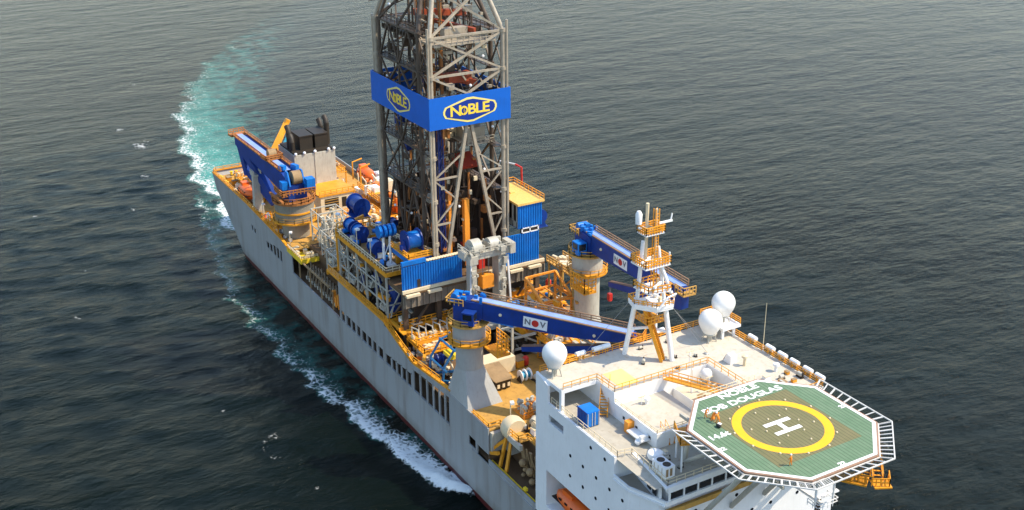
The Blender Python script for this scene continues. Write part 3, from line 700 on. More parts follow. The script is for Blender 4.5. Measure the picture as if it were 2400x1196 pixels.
    c = MB()
    for x, y in ((21, -6.5), (20.5, -4.6), (18, -3), (14, 3), (21.5, 2.5), (8, -5)): c.bb(x-.8, x+.8, y-.7, y+.7, 28.4, 31.2)
    c.each('red_tool_rack', RED, t)
    # catwalk and pipe deck forward of the floor
    p = MB(); p.bb(17.8, 39, 3.5, 17.4, 19.6, 20.0); p.build('pipe_deck', TAN, t)
    p = MB()
    for x in (18.2, 24.0, 30.5): p.bb(x, x+.9, 3.4, 17.5, 20.0, 20.8)
    for y in (3.4, 10, 17.0): p.bb(17.6, 38, y, y+.5, 19.1, 20.5)
    p.rail([(19.6, 3.6, 20.8), (19.6, 17.2, 20.8)], h=1.2, sp=1.3, w=.15); p.rail([(38, 4, 20), (38, 17.3, 20)], h=1.2, sp=1.3, w=.12)
    p.bb(20.5, 22.6, 4.5, 16.5, 20.0, 21.6)
    p.build('pipe_deck_girder', AMBER, t)
    p = MB()
    for i in range(5): p.bb(20.3, 22.8, 5+i*2.3, 5.8+i*2.3, 21.6, 21.8)
    p.each('pipe_deck_plate', CREAM, t)
    p = MB(); p.bb(26, 29.6, 3.9, 17, 20.0, 20.06); p.build('walkway', paint('grey_walkway', (.26, .22, .17), .8, .15), t)
    # open starboard girder grid
    g = MB()
    for x in (17.6, 21.8): g.bb(x, x+.8, -17, 3.4, 19.0, 19.7)
    for y in (-17, -12.5, -8, -3.5, 1): g.bb(18.4, 21.8, y, y+.6, 19.1, 19.7)
    g.rail([(22.4, -16.5, 19.7), (22.4, 3, 19.7)], h=1.2, sp=1.4, w=.16); g.rail([(17.7, -16.8, 19.7), (17.7, -1, 19.7)], h=1.1, sp=1.6, w=.14)
    for y in (-15, -9.5): g.bar((22, y, 19), (26, y, 15.5), .4)
    g.bb(17.7, 19.4, -17, -8.5, 18.9, 19.12); g.bb(18.4, 22.5, -12.4, -8, 18.9, 19.12); g.bb(18.4, 22.5, -3, 1, 18.9, 19.12); g.bb(21.0, 24.4, -17, -15, 18.9, 19.12); g.bb(22.5, 24.6, -9, 2, 18.4, 18.7); g.rail([(24.5, -9, 18.7), (24.5, 2, 18.7)], h=1.2, sp=1.3, w=.14)
    g.build('girder_grid', AMBER, t)
    g = MB(); g.bb(24.5, 29.0, -16.2, -5.8, 18.3, 18.6); g.bb(24.5, 26.4, -5.8, 2.5, 18.3, 18.6); g.bb(28.7, 29.0, -16.2, -5.8, 18.6, 19.0); g.rail([(28.9, -16.1, 18.6), (28.9, -5.9, 18.6), (26.3, -5.7, 18.6), (26.3, 2.4, 18.6)], h=1.2, sp=1.2, w=.14)
    for y in (-15.5, -11, -6.5): g.bar((24.6, y, 18.3), (28.6, y, 15.5), .35)
    g.build('forward_walkway', AMBER, t)
    g = MB()
    for i in range(10): g.box((rnd.uniform(25, 28.2), -15.6+i*.95, 18.6+.35), (rnd.uniform(.5, 1.4), rnd.uniform(.4, .8), rnd.uniform(.5, .9)))
    g.each('valve_box', CREAM, t)
    g = MB()
    for i in range(6): y = -15.2+i*1.6; g.path([(24.7, y, 18.7), (24.7, y, 20.4), (26.8, y+.4, 20.6), (27.6, y+.4, 18.7)], .15)
    g.each('pipe_loop', LGREY, t)
    g = MB()
    for y in (-14, -9.6, -4.5): g.bb(21.7, 22.9, y, y+2.2, 19.72, 19.95)
    g.bb(18.6, 21.6, -7.2, -3.8, 19.3, 19.66); g.each('grid_plate', CREAM, t)
    return t
build_drill_floor()

def build_derrick():
    t = thing('derrick', 'tall grey brown steel lattice drilling derrick wrapped by a bright blue name band', 'derrick', (9.8, 0, 28.4))
    x0, x1, yh = -2.5, 22.2, 7.9
    ZK, ZT = 77.5, 97.0
    def pt(x, y, z):       # where a leg line stands at height z
        if z <= ZK: return (x, y, z)
        k = (z-ZK)
        return (x-(.36*k if x > 9 else -.28*k), y-math.copysign(.30*k, y), z)
    def leg(x, y, r, mat, z0=28.4, nm='leg'):
        m = MB(); m.tube((x, y, z0), (x, y, ZK), r, 10); m.tube(pt(x, y, ZK), pt(x, y, ZT), r*.95, 10)
        for z in (36, 45, 54, 62, 70, ZK): m.tube((x, y, z-.35), (x, y, z+.35), r*1.45, 10)
        m.build(nm, mat, t, smooth=True)
    for x in (x0, x1):
        for y in (-yh, yh): leg(x, y, .48, STEEL)
    xm = 17.4
    for y in (-yh, yh): leg(xm, y, .46, DSTEEL, nm='inner_leg'); leg(x0+1.9, y, .34, DSTEEL, nm='inner_leg')
    for y in (-yh, yh):
        m = MB(); m.tube((x0-.9, y*1.02, 28.4), (x0-.9, y*1.02, 78), .30, 8); m.tube((x1+.45, y*1.085, 28.4), (x1+.45, y*1.085, 79.5), .26, 8); m.build('guide_rail', STEEL, t)
    lv = [33, 45, 54, 62, 70, ZK, 86, ZT]
    def face(pa, pb, w, mat, nm, levels=lv, kind='x', skip=()):
        m = MB()
        for i, (a, b) in enumerate(zip(levels, levels[1:])):
            if i in skip: continue
            A0, A1, B0, B1 = pt(*pa, a), pt(*pa, b), pt(*pb, a), pt(*pb, b)
            m.bar(A1, B1, w)
            if kind == 'x' or (kind == 'k' and i % 2): m.bar(A0, B1, w); m.bar(A1, B0, w*.9)
            else:
                M = (V3(A1)+V3(B1))/2; m.bar(A0, M, w); m.bar(B0, M, w)
                m.bar((V3(A0)+M)/2, (V3(A0)+V3(A1))/2, w*.6); m.bar((V3(B0)+M)/2, (V3(B0)+V3(B1))/2, w*.6)
        m.build(nm, mat, t)
    # forward and aft faces
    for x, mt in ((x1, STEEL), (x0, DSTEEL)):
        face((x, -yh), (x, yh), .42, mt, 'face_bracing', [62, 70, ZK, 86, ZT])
    v = MB()
    A = (x1, -.2, 61); L = (x1, -5.9, 29.5); Rr = (x1, 6.6, 29.5)
    v.bar(A, L, .62); v.bar((x1, .4, 61), Rr, .62); v.bar((x1, -yh, 61.5), (x1, yh, 61.5), .5)
    for z in (40, 49.5):
        for p, q, s in ((A, L, -1), (A, Rr, 1)):
            k = (A[2]-z)/(A[2]-29.5); c = V3(A).lerp(V3(q), k); c2 = V3(A).lerp(V3(q), (A[2]-z-5)/(A[2]-29.5)) if z < 50 else c
            v.bar(c, (x1, s*yh, z), .34); v.bar(V3(A).lerp(V3(q), (A[2]-z-4.6)/(A[2]-29.5)), (x1, s*yh, z), .28); v.bar(V3(A).lerp(V3(q), (A[2]-z+4.6)/(A[2]-29.5)), (x1, s*yh, z), .28)
    v.build('portal_brace', STEEL, t)
    # side faces in three bays
    for y, mt in ((-yh, DSTEEL), (yh, DSTEEL)):
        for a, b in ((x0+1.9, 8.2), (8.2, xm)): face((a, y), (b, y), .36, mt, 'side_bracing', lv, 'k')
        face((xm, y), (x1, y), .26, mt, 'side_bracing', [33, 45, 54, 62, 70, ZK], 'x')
        m = MB(); m.bar((8.2, y, 33), (8.2, y, ZK), .34); m.build('side_post', mt, t)
    # light horizontal walkways seen through the frame
    for z in (45.2, 54.2, 70.2, 77.6):
        p = MB()
        p.bb(x0, 17, -yh+.3, -yh+1.9, z-.15, z); p.bb(x0, x1, yh-1.9, yh-.3, z-.15, z); p.bb(x0+.2, x0+1.6, -yh, yh, z-.15, z)
        p.rail([(x0, -yh+1.9, z), (17, -yh+1.9, z)], h=1.1, sp=1.8, w=.1); p.rail([(x0, -yh+.3, z), (17, -yh+.3, z)], h=1.1, sp=1.8, w=.1)
        p.rail([(x0, yh-1.9, z), (x1, yh-1.9, z)], h=1.1, sp=1.8, w=.1)
        p.build('gangway', DSTEEL, t)
    p = MB()
    p.bb(-1, 12, -7, -1.2, 75.4, 75.8); p.rail([(-1, -7, 75.8), (12, -7, 75.8), (12, -1.2, 75.8)], h=1.2, sp=1.2, w=.1)
    for i in range(9): p.bb(-.5+i*1.4, -.1+i*1.4, -7.4, -1.2, 75.8, 76.4)
    p.build('racking_board', DSTEEL, t)
    p = MB(); p.bb(15, 22, -6.8, 6.8, 75.6, 76.0); p.bb(17, 19, -3, 2, 76.0, 78.2); p.rail([(22.1, -6.8, 76), (22.1, 6.8, 76)], h=1.2, sp=1.2, w=.13); p.rail([(15.1, -6.8, 76), (15.1, 6.8, 76)], h=1.2, sp=1.2, w=.1); p.build('forward_board', STEEL, t)
    p = MB(); p.bb(12, 20, 1, 7, 54.5, 54.8); p.rail([(20, 1, 54.8), (20, 7, 54.8)], h=1.2, sp=1.0, w=.13); p.bb(13, 18, 2, 6, 54.8, 57.4); p.build('service_landing', STEEL, t)
    for z in (42, 48, 51): p = MB(); p.bb(10, 15, -5.5, -1.0, z, z+.3); p.rail([(15, -5.5, z+.3), (15, -1, z+.3)], h=1.1, sp=1.0, w=.1); p.build('service_landing', STEEL, t)
    r = MB(); r.bar((9.5, -5, 80.2), (9.5, 6.5, 79), 1.5, 1.2); r.bar((9, -1, 78.2), (20, 3, 77.6), .8, .8); r.bb(15.5, 17.5, -1.5, 3.5, 67, 68.8); r.bar((13, -3.2, 68.2), (18, 4.5, 66.6), .9, 1.2); r.each('red_fingerboard', paint('rust_red_paint', (.34, .06, .02), .55, .3, amt=.6), t)
    r = MB()
    for x, y in ((6, -2.6), (6, -.6), (12.5, -2.4), (13.2, -1.0)): r.bar((x, y, 30), (x, y, 92), .55)
    r.build('guide_column', RUST, t)
    r = MB(); r.bar((20.0, .2, 29), (20.0, .2, 43.5), 1.1, 1.1); r.bar((19.4, -3.2, 29), (19.4, -3.2, 44), .55, .55); r.build('orange_handler', SAFETY, t)
    r = MB(); r.box((16, 2.2, 50.2), (4.5, 4.6, .5), 0, (R(24), 'Y')); r.build('red_apron', paint('dull_red_paint', (.30, .03, .012), .55, .2, amt=.4), t)
    r = MB(); r.box((13, 2.0, 56.4), (.4, 5.4, 4.6)); [r.box((13.3, 2., 54.6+i*.9), (.2, 5.6, .14)) for i in range(5)]; r.build('cream_louvre', CREAM, t)
    r = MB()
    for q in (-.5, .5): r.bar((19.2, -5.2+q, 33), (19.2, -5.2+q, 59.5), .24); r.bar((20.2, -5.2+q, 33), (20.2, -5.2+q, 59.5), .24)
    for i in range(14): r.bar((20.2, -5.7, 33+i*1.9), (20.2, -4.7, 34.9+i*1.9), .16)
    r.bb(19.5, 19.9, -5.4, -5.0, 34, 59); r.build('racker_column', paint('navy_paint', (.008, .022, .12), .5, .2, amt=.4), t)
    r = MB()
    for x, y, z in ((8, -6.5, 58), (2, -6.6, 56), (4, -6, 51)): r.bb(x, x+2.2, y, y+1.3, z, z+1.9)
    r.each('blue_winch_box', DBLUE, t)
    c = MB()
    for i in range(420):
        x = rnd.uniform(-1.5, 16.5); y = rnd.uniform(-6.8, 6.8); z = rnd.uniform(31, 84)
        k = rnd.random()
        if k < .45: c.bar((x, y, z), (x, y, z+rnd.uniform(3, 9)), rnd.uniform(.12, .34))
        elif k < .72: c.bar((x, y, z), (x+rnd.uniform(-3, 3), y+rnd.uniform(-3, 3), z+rnd.uniform(-1, 1)), rnd.uniform(.12, .3))
        else: c.box((x, y, z), (rnd.uniform(.5, 1.8), rnd.uniform(.5, 1.6), rnd.uniform(.4, 1.8)))
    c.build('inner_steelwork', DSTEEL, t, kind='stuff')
    c = MB()
    for i in range(60):
        x = rnd.uniform(12, 21); y = rnd.uniform(-6, 7); z = rnd.uniform(58, 82)
        if rnd.random() < .6: c.bar((x, y, z), (x+rnd.uniform(-2, 2), y+rnd.uniform(-3, 3), z+rnd.uniform(-3, 3)), rnd.uniform(.14, .3))
        else: c.box((x, y, z), (rnd.uniform(.5, 1.4), rnd.uniform(.5, 1.6), rnd.uniform(.4, 1.4)))
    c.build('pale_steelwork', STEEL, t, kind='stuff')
    c = MB()
    for i in range(70):
        x = rnd.uniform(0, 21); y = rnd.uniform(-6.8, 6.8); z = rnd.uniform(29, 62)
        if rnd.random() < .5: c.bar((x, y, z), (x, y, z+rnd.uniform(2, 7)), rnd.uniform(.15, .4))
        else: c.box((x, y, z), (rnd.uniform(.4, 1.4), rnd.uniform(.4, 1.4), rnd.uniform(.4, 1.6)))
    c.build('rusty_steelwork', RUST, t, kind='stuff')
    c = MB()
    for i in range(46):
        x = rnd.uniform(0, 21); y = rnd.uniform(-7, 7); z = rnd.uniform(30, 76); c.box((x, y, z), (rnd.uniform(.3, .9), rnd.uniform(.3, .9), rnd.uniform(.3, 1.0)))
    c.build('cream_fitting', CREAM, t, kind='stuff')
    c = MB()
    for i in range(34):
        x = rnd.choice([rnd.uniform(-2, 16), 21.8]); y = rnd.choice([-7.6, 7.6, rnd.uniform(-7, 7)]); z = rnd.uniform(34, 82)
        c.sphere((x, y, z), .3, 8)
    c.each('floodlight', WHITE, t, smooth=True)
    # name band with emblem on two sides
    b = MB(); X0, X1, Y, Z0, Z1 = -3.7, 23.35, 8.98, 60.0, 66.3
    b.bb(X1-.15, X1, -Y, Y, Z0, Z1); b.bb(X0, X1-.15, -Y, -Y+.15, Z0, Z1); b.bb(X0, X1-.15, Y-.15, Y, Z0, Z1); b.bb(X0, X0+.15, -Y+.15, Y-.15, Z0, Z1)
    band = b.build('name_band', paint('band_blue_paint', (.004, .115, .52), .45, .08, dirt=(.02, .06, .2), amt=.25), t)
    st = MB()
    for z in (61, 63.2, 65.4):
        for y in (-Y+.15, Y-.15): st.bar((X0+.3, y*.93, z), (X1-.3, y*.93, z), .2)
        for x in (X1-.8, X0+.8): st.bar((x, -Y+.4, z), (x, Y-.4, z), .2)
    st.build('band_frame', STEEL, t)
    def emblem(o, xd, zc, sx, sz):
        o = V3(o); xd = V3(xd).normalized(); nrm = xd.cross(Vector((0, 0, 1))); yd = Vector((0, 0, 1))
        hexa = [(-1, .12), (-.93, .42), (-.12, .96), (.12, .96), (.93, .42), (1, .12), (1, -.12), (.93, -.42), (.12, -.96), (-.12, -.96), (-.93, -.42), (-1, -.12)]
        def poly(k, d0, d1, nm, mt):
            m = MB(); n = len(hexa); kx, kz = sx-k, sz-k
            vs = [o+xd*u*kx+yd*w*kz+nrm*d for d in (d0, d1) for u, w in hexa]
            m._add(vs, [tuple(range(n-1, -1, -1)), tuple(range(n, 2*n))]+[(i, (i+1) % n, n+(i+1) % n, n+i) for i in range(n)]); m.build(nm, mt, band)
        poly(0, .01, .05, 'emblem_border', paint('emblem_yellow', (.86, .70, .20), .5, .05)); poly(.42, .02, .09, 'emblem_field', paint('emblem_blue', (.006, .035, .26), .4, .05))
        mt = paint('emblem_letter_yellow', (.88, .62, .06), .5, .05)
        w = sx*.335
        for ch, u, sc in (('N', -.54, 1), ('B', .05, 1), ('L', .32, 1), ('E', .58, 1)): text_mesh('emblem_letter', ch, sz*1.12*sc, mt, band, o+xd*u*sx+nrm*.10, xd, yd, .02, .06, 1.22 if sx > 3 else .95)
        r = MB(); rr = sz*.36; c = o+xd*(-.245)*sx+nrm*.09
        n = 20; vs = []
        for d in (0, .05):
            for q in (rr, rr*.62):
                for i in range(n): a = 2*math.pi*i/n; vs.append(c+xd*q*.95*math.cos(a)+yd*q*math.sin(a)+nrm*d)
        fs = []
        for i in range(n):
            j = (i+1) % n; fs += [(2*n+i, 2*n+j, 3*n+j, 3*n+i), (i, j, 2*n+j, 2*n+i), (n+j, n+i, 3*n+i, 3*n+j)]
        r._add(vs, fs); r.bar(c+yd*rr*.7+nrm*.03+xd*.1, c-yd*rr*.15+nrm*.03-xd*.1, .3, .05); r.bar(c+nrm*.03+xd*.2, c-yd*rr*.7+nrm*.03, .28, .05); r.build('emblem_letter', mt, band)
    emblem((X1, -.1, 63.1), (0, 1, 0), 0, 5.9, 2.55)
    emblem((8.4+1.2, -Y, 63.1), (1, 0, 0), 0, 5.4, 2.6)
    return t
build_derrick()

# ------------------------------------------------------------------ winch drums on the drill floor
def winch(c, r, ln, axis, label, mat=BLUE, flange=True, post=None, group='blue winches and reels'):
    t = thing('winch', label, 'winch', (c[0], c[1], c[2]-r-.6), group)
    d = MB()
    ax = {'x': 0, 'y': 1}[axis]
    d.lathe([(0.01, -ln/2), (r*.9, -ln/2), (r*.9, ln/2), (.01, ln/2)], c, 24, axis); d.build('drum', mat, t, smooth=True)
    f = MB()
    for s in (-1, 1): f.lathe([(.01, s*ln/2-.12), (r*1.12, s*ln/2-.12), (r*1.12, s*ln/2+.12), (.01, s*ln/2+.12)], c, 24, axis)
    f.each('flange', DBLUE if mat == BLUE else mat, t, smooth=True)
    b = MB()
    for s in (-1, 1):
        q = [0, 0, 0]; q[ax] = s*(ln/2+.35); p = V3(c)+V3(q)
        dd = [1.8, 1.8, .3]; e = [.3, .3]; a = V3((r*.9, r*.9, 0)); a[ax] = .16
        b.prism([(p[1-ax]-r*.8, c[2]-r-.6), (p[1-ax]+r*.8, c[2]-r-.6), (p[1-ax]+r*.25, c[2]+.2), (p[1-ax]-r*.25, c[2]+.2)], 'x' if ax == 0 else 'y', p[ax]-.16, p[ax]+.16)
    b.bb(c[0]-(ln/2+.7 if ax == 0 else r), c[0]+(ln/2+.7 if ax == 0 else r), c[1]-(ln/2+.7 if ax == 1 else r), c[1]+(ln/2+.7 if ax == 1 else r), c[2]-r-.75, c[2]-r-.55)
    b.build('bearing_stand', DBLUE, t)
    if ax == 1: MB().box((c[0]+r*.4, c[1]-ln/2-.9, c[2]-r*.5), (1.0, .9, 1.0)).build('motor', DBLUE, t)
    else: MB().box((c[0]-ln/2-.9, c[1], c[2]-r*.5), (.9, 1., 1.)).build('motor', DBLUE, t)
    return t
winch((18.3, -11.4, 36.4), 1.95, 3.0, 'y', 'large shiny blue winch drum on the amber deck above the corrugated blue wall')
winch((-6.0, -14.3, 31.9), 1.35, 2.6, 'x', 'aftmost of three blue winches in the row on the starboard winch platform')
winch((-1.8, -14.3, 31.9), 1.45, 2.6, 'x', 'middle of three blue winches in the row on the starboard winch platform')
winch((7.6, -14.6, 31.8), 1.45, 2.6, 'x', 'foremost blue winch in the platform row, beside the white twin posts')
winch((-17, -8.0, 32.0), 1.9, 4.2, 'x', 'deep blue winch drum standing alone aft of the derrick legs', DBLUE)
winch((-6.5, -4.0, 30.2), 1.0, 2.0, 'x', 'small dark blue winch tucked at the foot of the aft derrick leg', DBLUE)
winch((20.6, 17.4, 36.5), 1.5, .9, 'x', 'blue reel overhanging the port side of the blue control cabin')
t = thing('sheave_post', 'pair of white posts carrying round blue sheaves above the starboard winch platform', 'sheave post', (13.0, -14.6, 29.9))
m = MB(); m.tube((13.2, -15.4, 29.9), (13.2, -15.4, 36.4), .28, 10); m.tube((13.6, -14.1, 29.9), (13.6, -14.1, 36.4), .28, 10); m.bb(12.2, 14.8, -16.2, -13.4, 29.9, 30.2); m.bar((13.2, -15.4, 31.5), (13.6, -14.1, 35), .14); m.build('post', WHITE, t, smooth=True)
m = MB()
for y in (-16.2, -15.2, -14.2, -13.2): m.lathe([(.3, y-.28), (1.35, y-.30), (1.2, y), (1.35, y+.30), (.3, y+.28)], (13.2, 0, 37.3), 20, 'y')
m.build('sheave', BLUE, t, smooth=True)

# ------------------------------------------------------------------ grey travelling gantry in front of the floor
def gantry():
    t = thing('gantry_crane', 'pale grey gantry crane with humped sheave blocks standing between the two blue walls', 'gantry crane', (28.5, -.5, 16.2))
    m = MB(); m.bb(27.2, 29.8, 2.2, 3.9, 20, 34.4); m.bb(27.6, 29.6, -4.0, -2.7, 20, 34.4); m.build('leg', LGREY, t)
    m = MB(); m.bar((30.2, 5.0, 20), (29.9, 4.2, 34), .34); m.bar((30.4, -4.9, 20), (29.6, -3.9, 34), .28); m.each('side_stay', WHITE, t)
    m = MB(); m.bb(26.8, 27.5, -4.8, 4.4, 34.4, 35.8); m.bb(29.6, 30.3, -4.8, 4.4, 34.4, 35.8); [m.bb(27.5, 29.6, y, y+.5, 34.6, 35.6) for y in (-4.4, -2.2, .2, 2.4, 3.9)]; m.bb(27.2, 29.9, -5.6, -4.8, 34.6, 36.2); m.bb(29.9, 31.2, -5.0, -3.2, 33.9, 35.6); m.bb(27.4, 30.8, 4.4, 5.6, 34.4, 36.6); m.build('cross_beam', LGREY, t)
    for y, r in ((-2.6, 1.8), (1.4, 1.45)):
        m = MB(); m.lathe([(.4, -1.0), (r, -1.0), (r, 1.0), (.4, 1.0)], (28.6, y, 36.4), 20, 'y'); m.bb(27.0, 30.2, y-1.3, y-1.0, 36, 37.2); m.bb(27.0, 30.2, y+1.0, y+1.3, 36, 37.2); m.build('sheave_block', LGREY, t, smooth=True)
    m = MB()
    for i in range(26): m.box((rnd.uniform(26.3, 31), rnd.uniform(-5.2, 5.2), 36.1), (rnd.uniform(.3, 1.2), rnd.uniform(.3, 1.2), rnd.uniform(.4, 1.2)))
    for i in range(18): m.box((30.3, rnd.choice([rnd.uniform(-4.0, -2.8), rnd.uniform(2.2, 3.8)]), rnd.uniform(21, 33.5)), (.5, rnd.uniform(.3, 1), rnd.uniform(.3, 1.4)))
    m.each('fitting', LGREY, t)
    m = MB(); m.rail([(26.3, -5.1, 36), (31, -5.1, 36), (31, 4.6, 36)], h=1.0, sp=1.2, w=.09); m.build('beam_rail', LGREY, t)
    m = MB(); m.bb(27.6, 29.6, -1.4, 1.2, 27.5, 30.2); m.build('lifting_yoke', SAFETY, t)
    m = MB(); [m.tube((28.6, y, 30), (28.6, y, 35), .08, 6) for y in (-.8, .6)]; m.build('hoist_rope', WIRE, t)
    m = MB(); m.bb(25.0, 31.6, -5.6, 6.4, 19.0, 20.0); m.build('bogie_beam', LGREY, t)
gantry()
# ================================================================== cranes
def knuckle_crane(px, py, base, zc, zt, elbow, tip, label, group):
    """pedestal at (px,py); zc collar height, zt slewing level; elbow/tip are (x,y,ztop)"""
    t = thing('knuckle_boom_crane', label, 'crane', (px, py, 16.2), group)
    s = 1 if py > 0 else -1
    m = MB()      # flared foot: rectangle to circle
    n = 24; x0, x1 = px-base[0], px+base[1]; ya, yb = sorted((s*18.0, s*10.6))
    lo = []; hi = []
    for i in range(n):
        a = 2*math.pi*i/n; c, q = math.cos(a), math.sin(a); k = 1/max(abs(c), abs(q))
        lo.append(((x0+x1)/2+(x1-x0)/2*c*k, (ya+yb)/2+(yb-ya)/2*q*k, 16.0)); hi.append((px+2.55*c, py+2.55*q, 22.6 if s < 0 else 23.5))
    m._add(lo+hi, [(i, (i+1) % n, n+(i+1) % n, n+i) for i in range(n)])
    m.lathe([(2.55, 22.6 if s < 0 else 23.5), (2.5, zc-.6)], (px, py, 0), 24)
    m.lathe([(3.0, zc), (3.05, zt-.3)], (px, py, 0), 24)
    m.build('pedestal', LGREY if s > 0 else GREY, t, smooth=True)
    m = MB(); m.lathe([(2.5, zc-.7), (4.0, zc-.1), (4.05, zc+.25), (2.9, zc+.25)], (px, py, 0), 24); m.build('collar', AMBER, t, smooth=True)
    m = MB(); pts = [(px+4*math.cos(a), py+4*math.sin(a), zc+.25) for a in [2*math.pi*i/14 for i in range(14)]]
    m.rail(pts, h=1.1, sp=1.6, w=.09, closed=True)
    a0 = math.atan2(-s, .6); m.bb(px+1.5, px+6.5, py+(2.2 if s < 0 else -5), py+(5 if s < 0 else -2.2), zc-1.8, zc-1.5)
    m.rail([(px+6.4, py-s*2.3, zc-1.5), (px+6.4, py-s*4.9, zc-1.5), (px+1.6, py-s*4.9, zc-1.5)], h=3.2, sp=1.0, w=.14, mids=4)
    m.build('ladder_cage', AMBER, t)
    m = MB(); m.lathe([(.1, zt-.3), (3.9, zt-.3), (3.9, zt), (.1, zt)], (px, py, 0), 24); pts = [(px+3.8*math.cos(a), py+3.8*math.sin(a), zt) for a in [2*math.pi*i/14 for i in range(14)]]
    m.rail(pts[2:]+pts[:1], h=1.1, sp=1.5, w=.1); m.build('slewing_platform', TAN, t, smooth=False)
    # direction frame
    e = V3(elbow); d = Vector((e.x-px, e.y-py, 0)); L = d.length; d /= L; w = Vector((-d.y, d.x, 0)); Z = Vector((0, 0, 1))
    root = Vector((px, py, 0))
    def loft(sects, nm, mat):
        m = MB(); vs = []
        for u, zb, zt_, hw in sects:
            c = root+d*u
            vs += [c+w*hw+Z*zb, c-w*hw+Z*zb, c-w*hw+Z*zt_, c+w*hw+Z*zt_]
        k = len(sects); fs = [(3, 2, 1, 0), tuple(4*(k-1)+i for i in range(4))]
        for i in range(k-1):
            for j in range(4): fs.append((4*i+j, 4*i+(j+1) % 4, 4*i+4+(j+1) % 4, 4*i+4+j))
        m._add(vs, fs); return m.build(nm, mat, t)
    zr = zt+4.3; ze = e.z
    f = lambda u: zr+(ze-zr)*u/L
    loft([(-2.4, zt, zt+3.2, 1.5), (-1.2, zt, zr-.2, 1.5), (2.2, zt, zr-.2, 1.5), (3.2, zt+1.2, zr-.3, 1.4)], 'king_post', DBLUE)
    bm = loft([(-1.8, zr-2.2, f(-1.8), 1.15), (0, zr-3.0, f(0), 1.2), (3, zr-3.4, f(3), 1.2), (L*.62, f(L*.62)-3.0, f(L*.62), 1.1), (L*.85, f(L*.85)-2.3, f(L*.85), 1.0), (L+1.0, ze-1.5, ze, .9)], 'main_boom', DBLUE)
    g = MB(); a, b = root+d*1.0+Z*(f(1)+.12), root+d*(L+.6)+Z*(ze+.12)
    g.bar(a+w*.1, b+w*.1, 1.5, .1); g.build('boom_walkway', LBLUE, bm)
    g = MB(); g.bar(a+w*1.0, b+w*1.0, .35, .25); g.bar(a-w*1.0, b-w*1.0, .3, .2); g.rail([a+w*1.15, b+w*1.15], h=1.0, sp=2.0, w=.13); g.build('boom_rail', paint('weathered_brown_rail', (.30, .17, .09), .7, .2, amt=.4), bm)
    # sign on the starboard cheek: red disc between two grey letters on a white plate
    sd = -w if (-w).y < 0 else w; u = L*.44; pc = root+d*u+sd*1.17+Z*(f(u)-1.65)
    bd = (b-a).normalized(); xd = bd if sd.dot(bd.cross(Z)) > 0 else -bd
    nrm = xd.cross(Z).normalized(); yd = nrm.cross(xd)
    m = MB(); q = [pc+xd*sx*2.25+yd*sy*1.0+nrm*k for k in (0, .06) for sx, sy in ((-1, -1), (1, -1), (1, 1), (-1, 1))]
    m._add(q, [(3, 2, 1, 0), (4, 5, 6, 7), (0, 1, 5, 4), (1, 2, 6, 5), (2, 3, 7, 6), (3, 0, 4, 7)]); sg = m.build('sign_plate', WHITE, bm)
    m = MB(); m.tube(pc+nrm*.06, pc+nrm*.10, .66, 18); m.build('red_disc', RED, sg)
    sl = paint('sign_grey', (.16, .16, .17), .5, .05)
    text_mesh('sign_letter', 'N', 1.5, sl, sg, pc-xd*1.42+nrm*.08, xd, yd, .02, .04, 1.05); text_mesh('sign_letter', 'V', 1.5, sl, sg, pc+xd*1.42+nrm*.08, xd, yd, .02, .04, 1.05)
    m = MB(); [m.sphere(root+d*(L*k)+sd*1.2+Z*(f(L*k)-1.5), .32, 8) for k in (.22, .80)]; m.each('boom_lamp', CREAM, bm, smooth=True)
    m = MB(); m.tube(root+d*2.6+sd*.8+Z*(zt+1.0), root+d*(L*.30)+sd*.8+Z*(f(L*.3)-3.4), .26, 8); m.tube(root+d*2.6-sd*.8+Z*(zt+1.0), root+d*(L*.30)-sd*.8+Z*(f(L*.3)-3.4), .26, 8); m.build('luffing_cylinder', BLUE, t, smooth=True)
    # machinery on the back
    m = MB(); c = root-d*2.2+Z*(zt+3.6)
    m.box(c, (2.6, 2.6, .3), math.atan2(d.y, d.x)); m.box(c+w*.9+Z*.7, (1.6, .9, 1.1), math.atan2(d.y, d.x)); m.tube(c-w*1.0+Z*.9-d*.2, c+w*.2+Z*.9-d*.2, .6, 14)
    for i in range(8): m.box(root+d*rnd.uniform(-2.5, 3)+w*rnd.uniform(-1.6, 1.6)+Z*(zr+.3), (rnd.uniform(.4, 1.1), rnd.uniform(.3, .9), rnd.uniform(.4, 1.1)), rnd.random())
    m.each('hydraulic_unit', BLUE, t, smooth=True)
    m = MB(); m.rail([root-d*3.6+w*2+Z*(zt+3.3), root-d*3.6-w*2+Z*(zt+3.3), root-d*.2-w*2+Z*(zt+3.3)], h=1.2, sp=.8, w=.12)
    for i in range(7): m.box(root+d*rnd.uniform(-3.2, 0)+w*rnd.uniform(-2, 2)+Z*(zt+3.9), (rnd.uniform(.3, .9), rnd.uniform(.3, .8), rnd.uniform(.5, 1.4)), rnd.random())
    m.build('rear_platform', TAN, t)
    m = MB(); cc = root+d*1.2+sd*2.6+Z*(zt+1.6); m.box(cc, (2.3, 1.9, 2.4), math.atan2(d.y, d.x)); cb = m.build('operator_cab', BLUE if s > 0 else DBLUE, t)
    m = MB(); m.box(cc+d*1.16+Z*.35, (.06, 1.5, 1.3), math.atan2(d.y, d.x)); m.box(cc+sd*.97+Z*.4, (1.7, .06, 1.1), math.atan2(d.y, d.x)); m.build('cab_window', GLASS, cb)
    # folded jib
    tp = V3(tip); J0 = Vector((e.x, e.y, ze-3.2))+d*.6
    m = MB(); m.bar(J0, tp, 1.1, 2.1, .7, .9); m.bar(J0+Z*2.6, J0-Z*.6, 1.5, 1.7); jb = m.build('folding_jib', DBLUE, t)
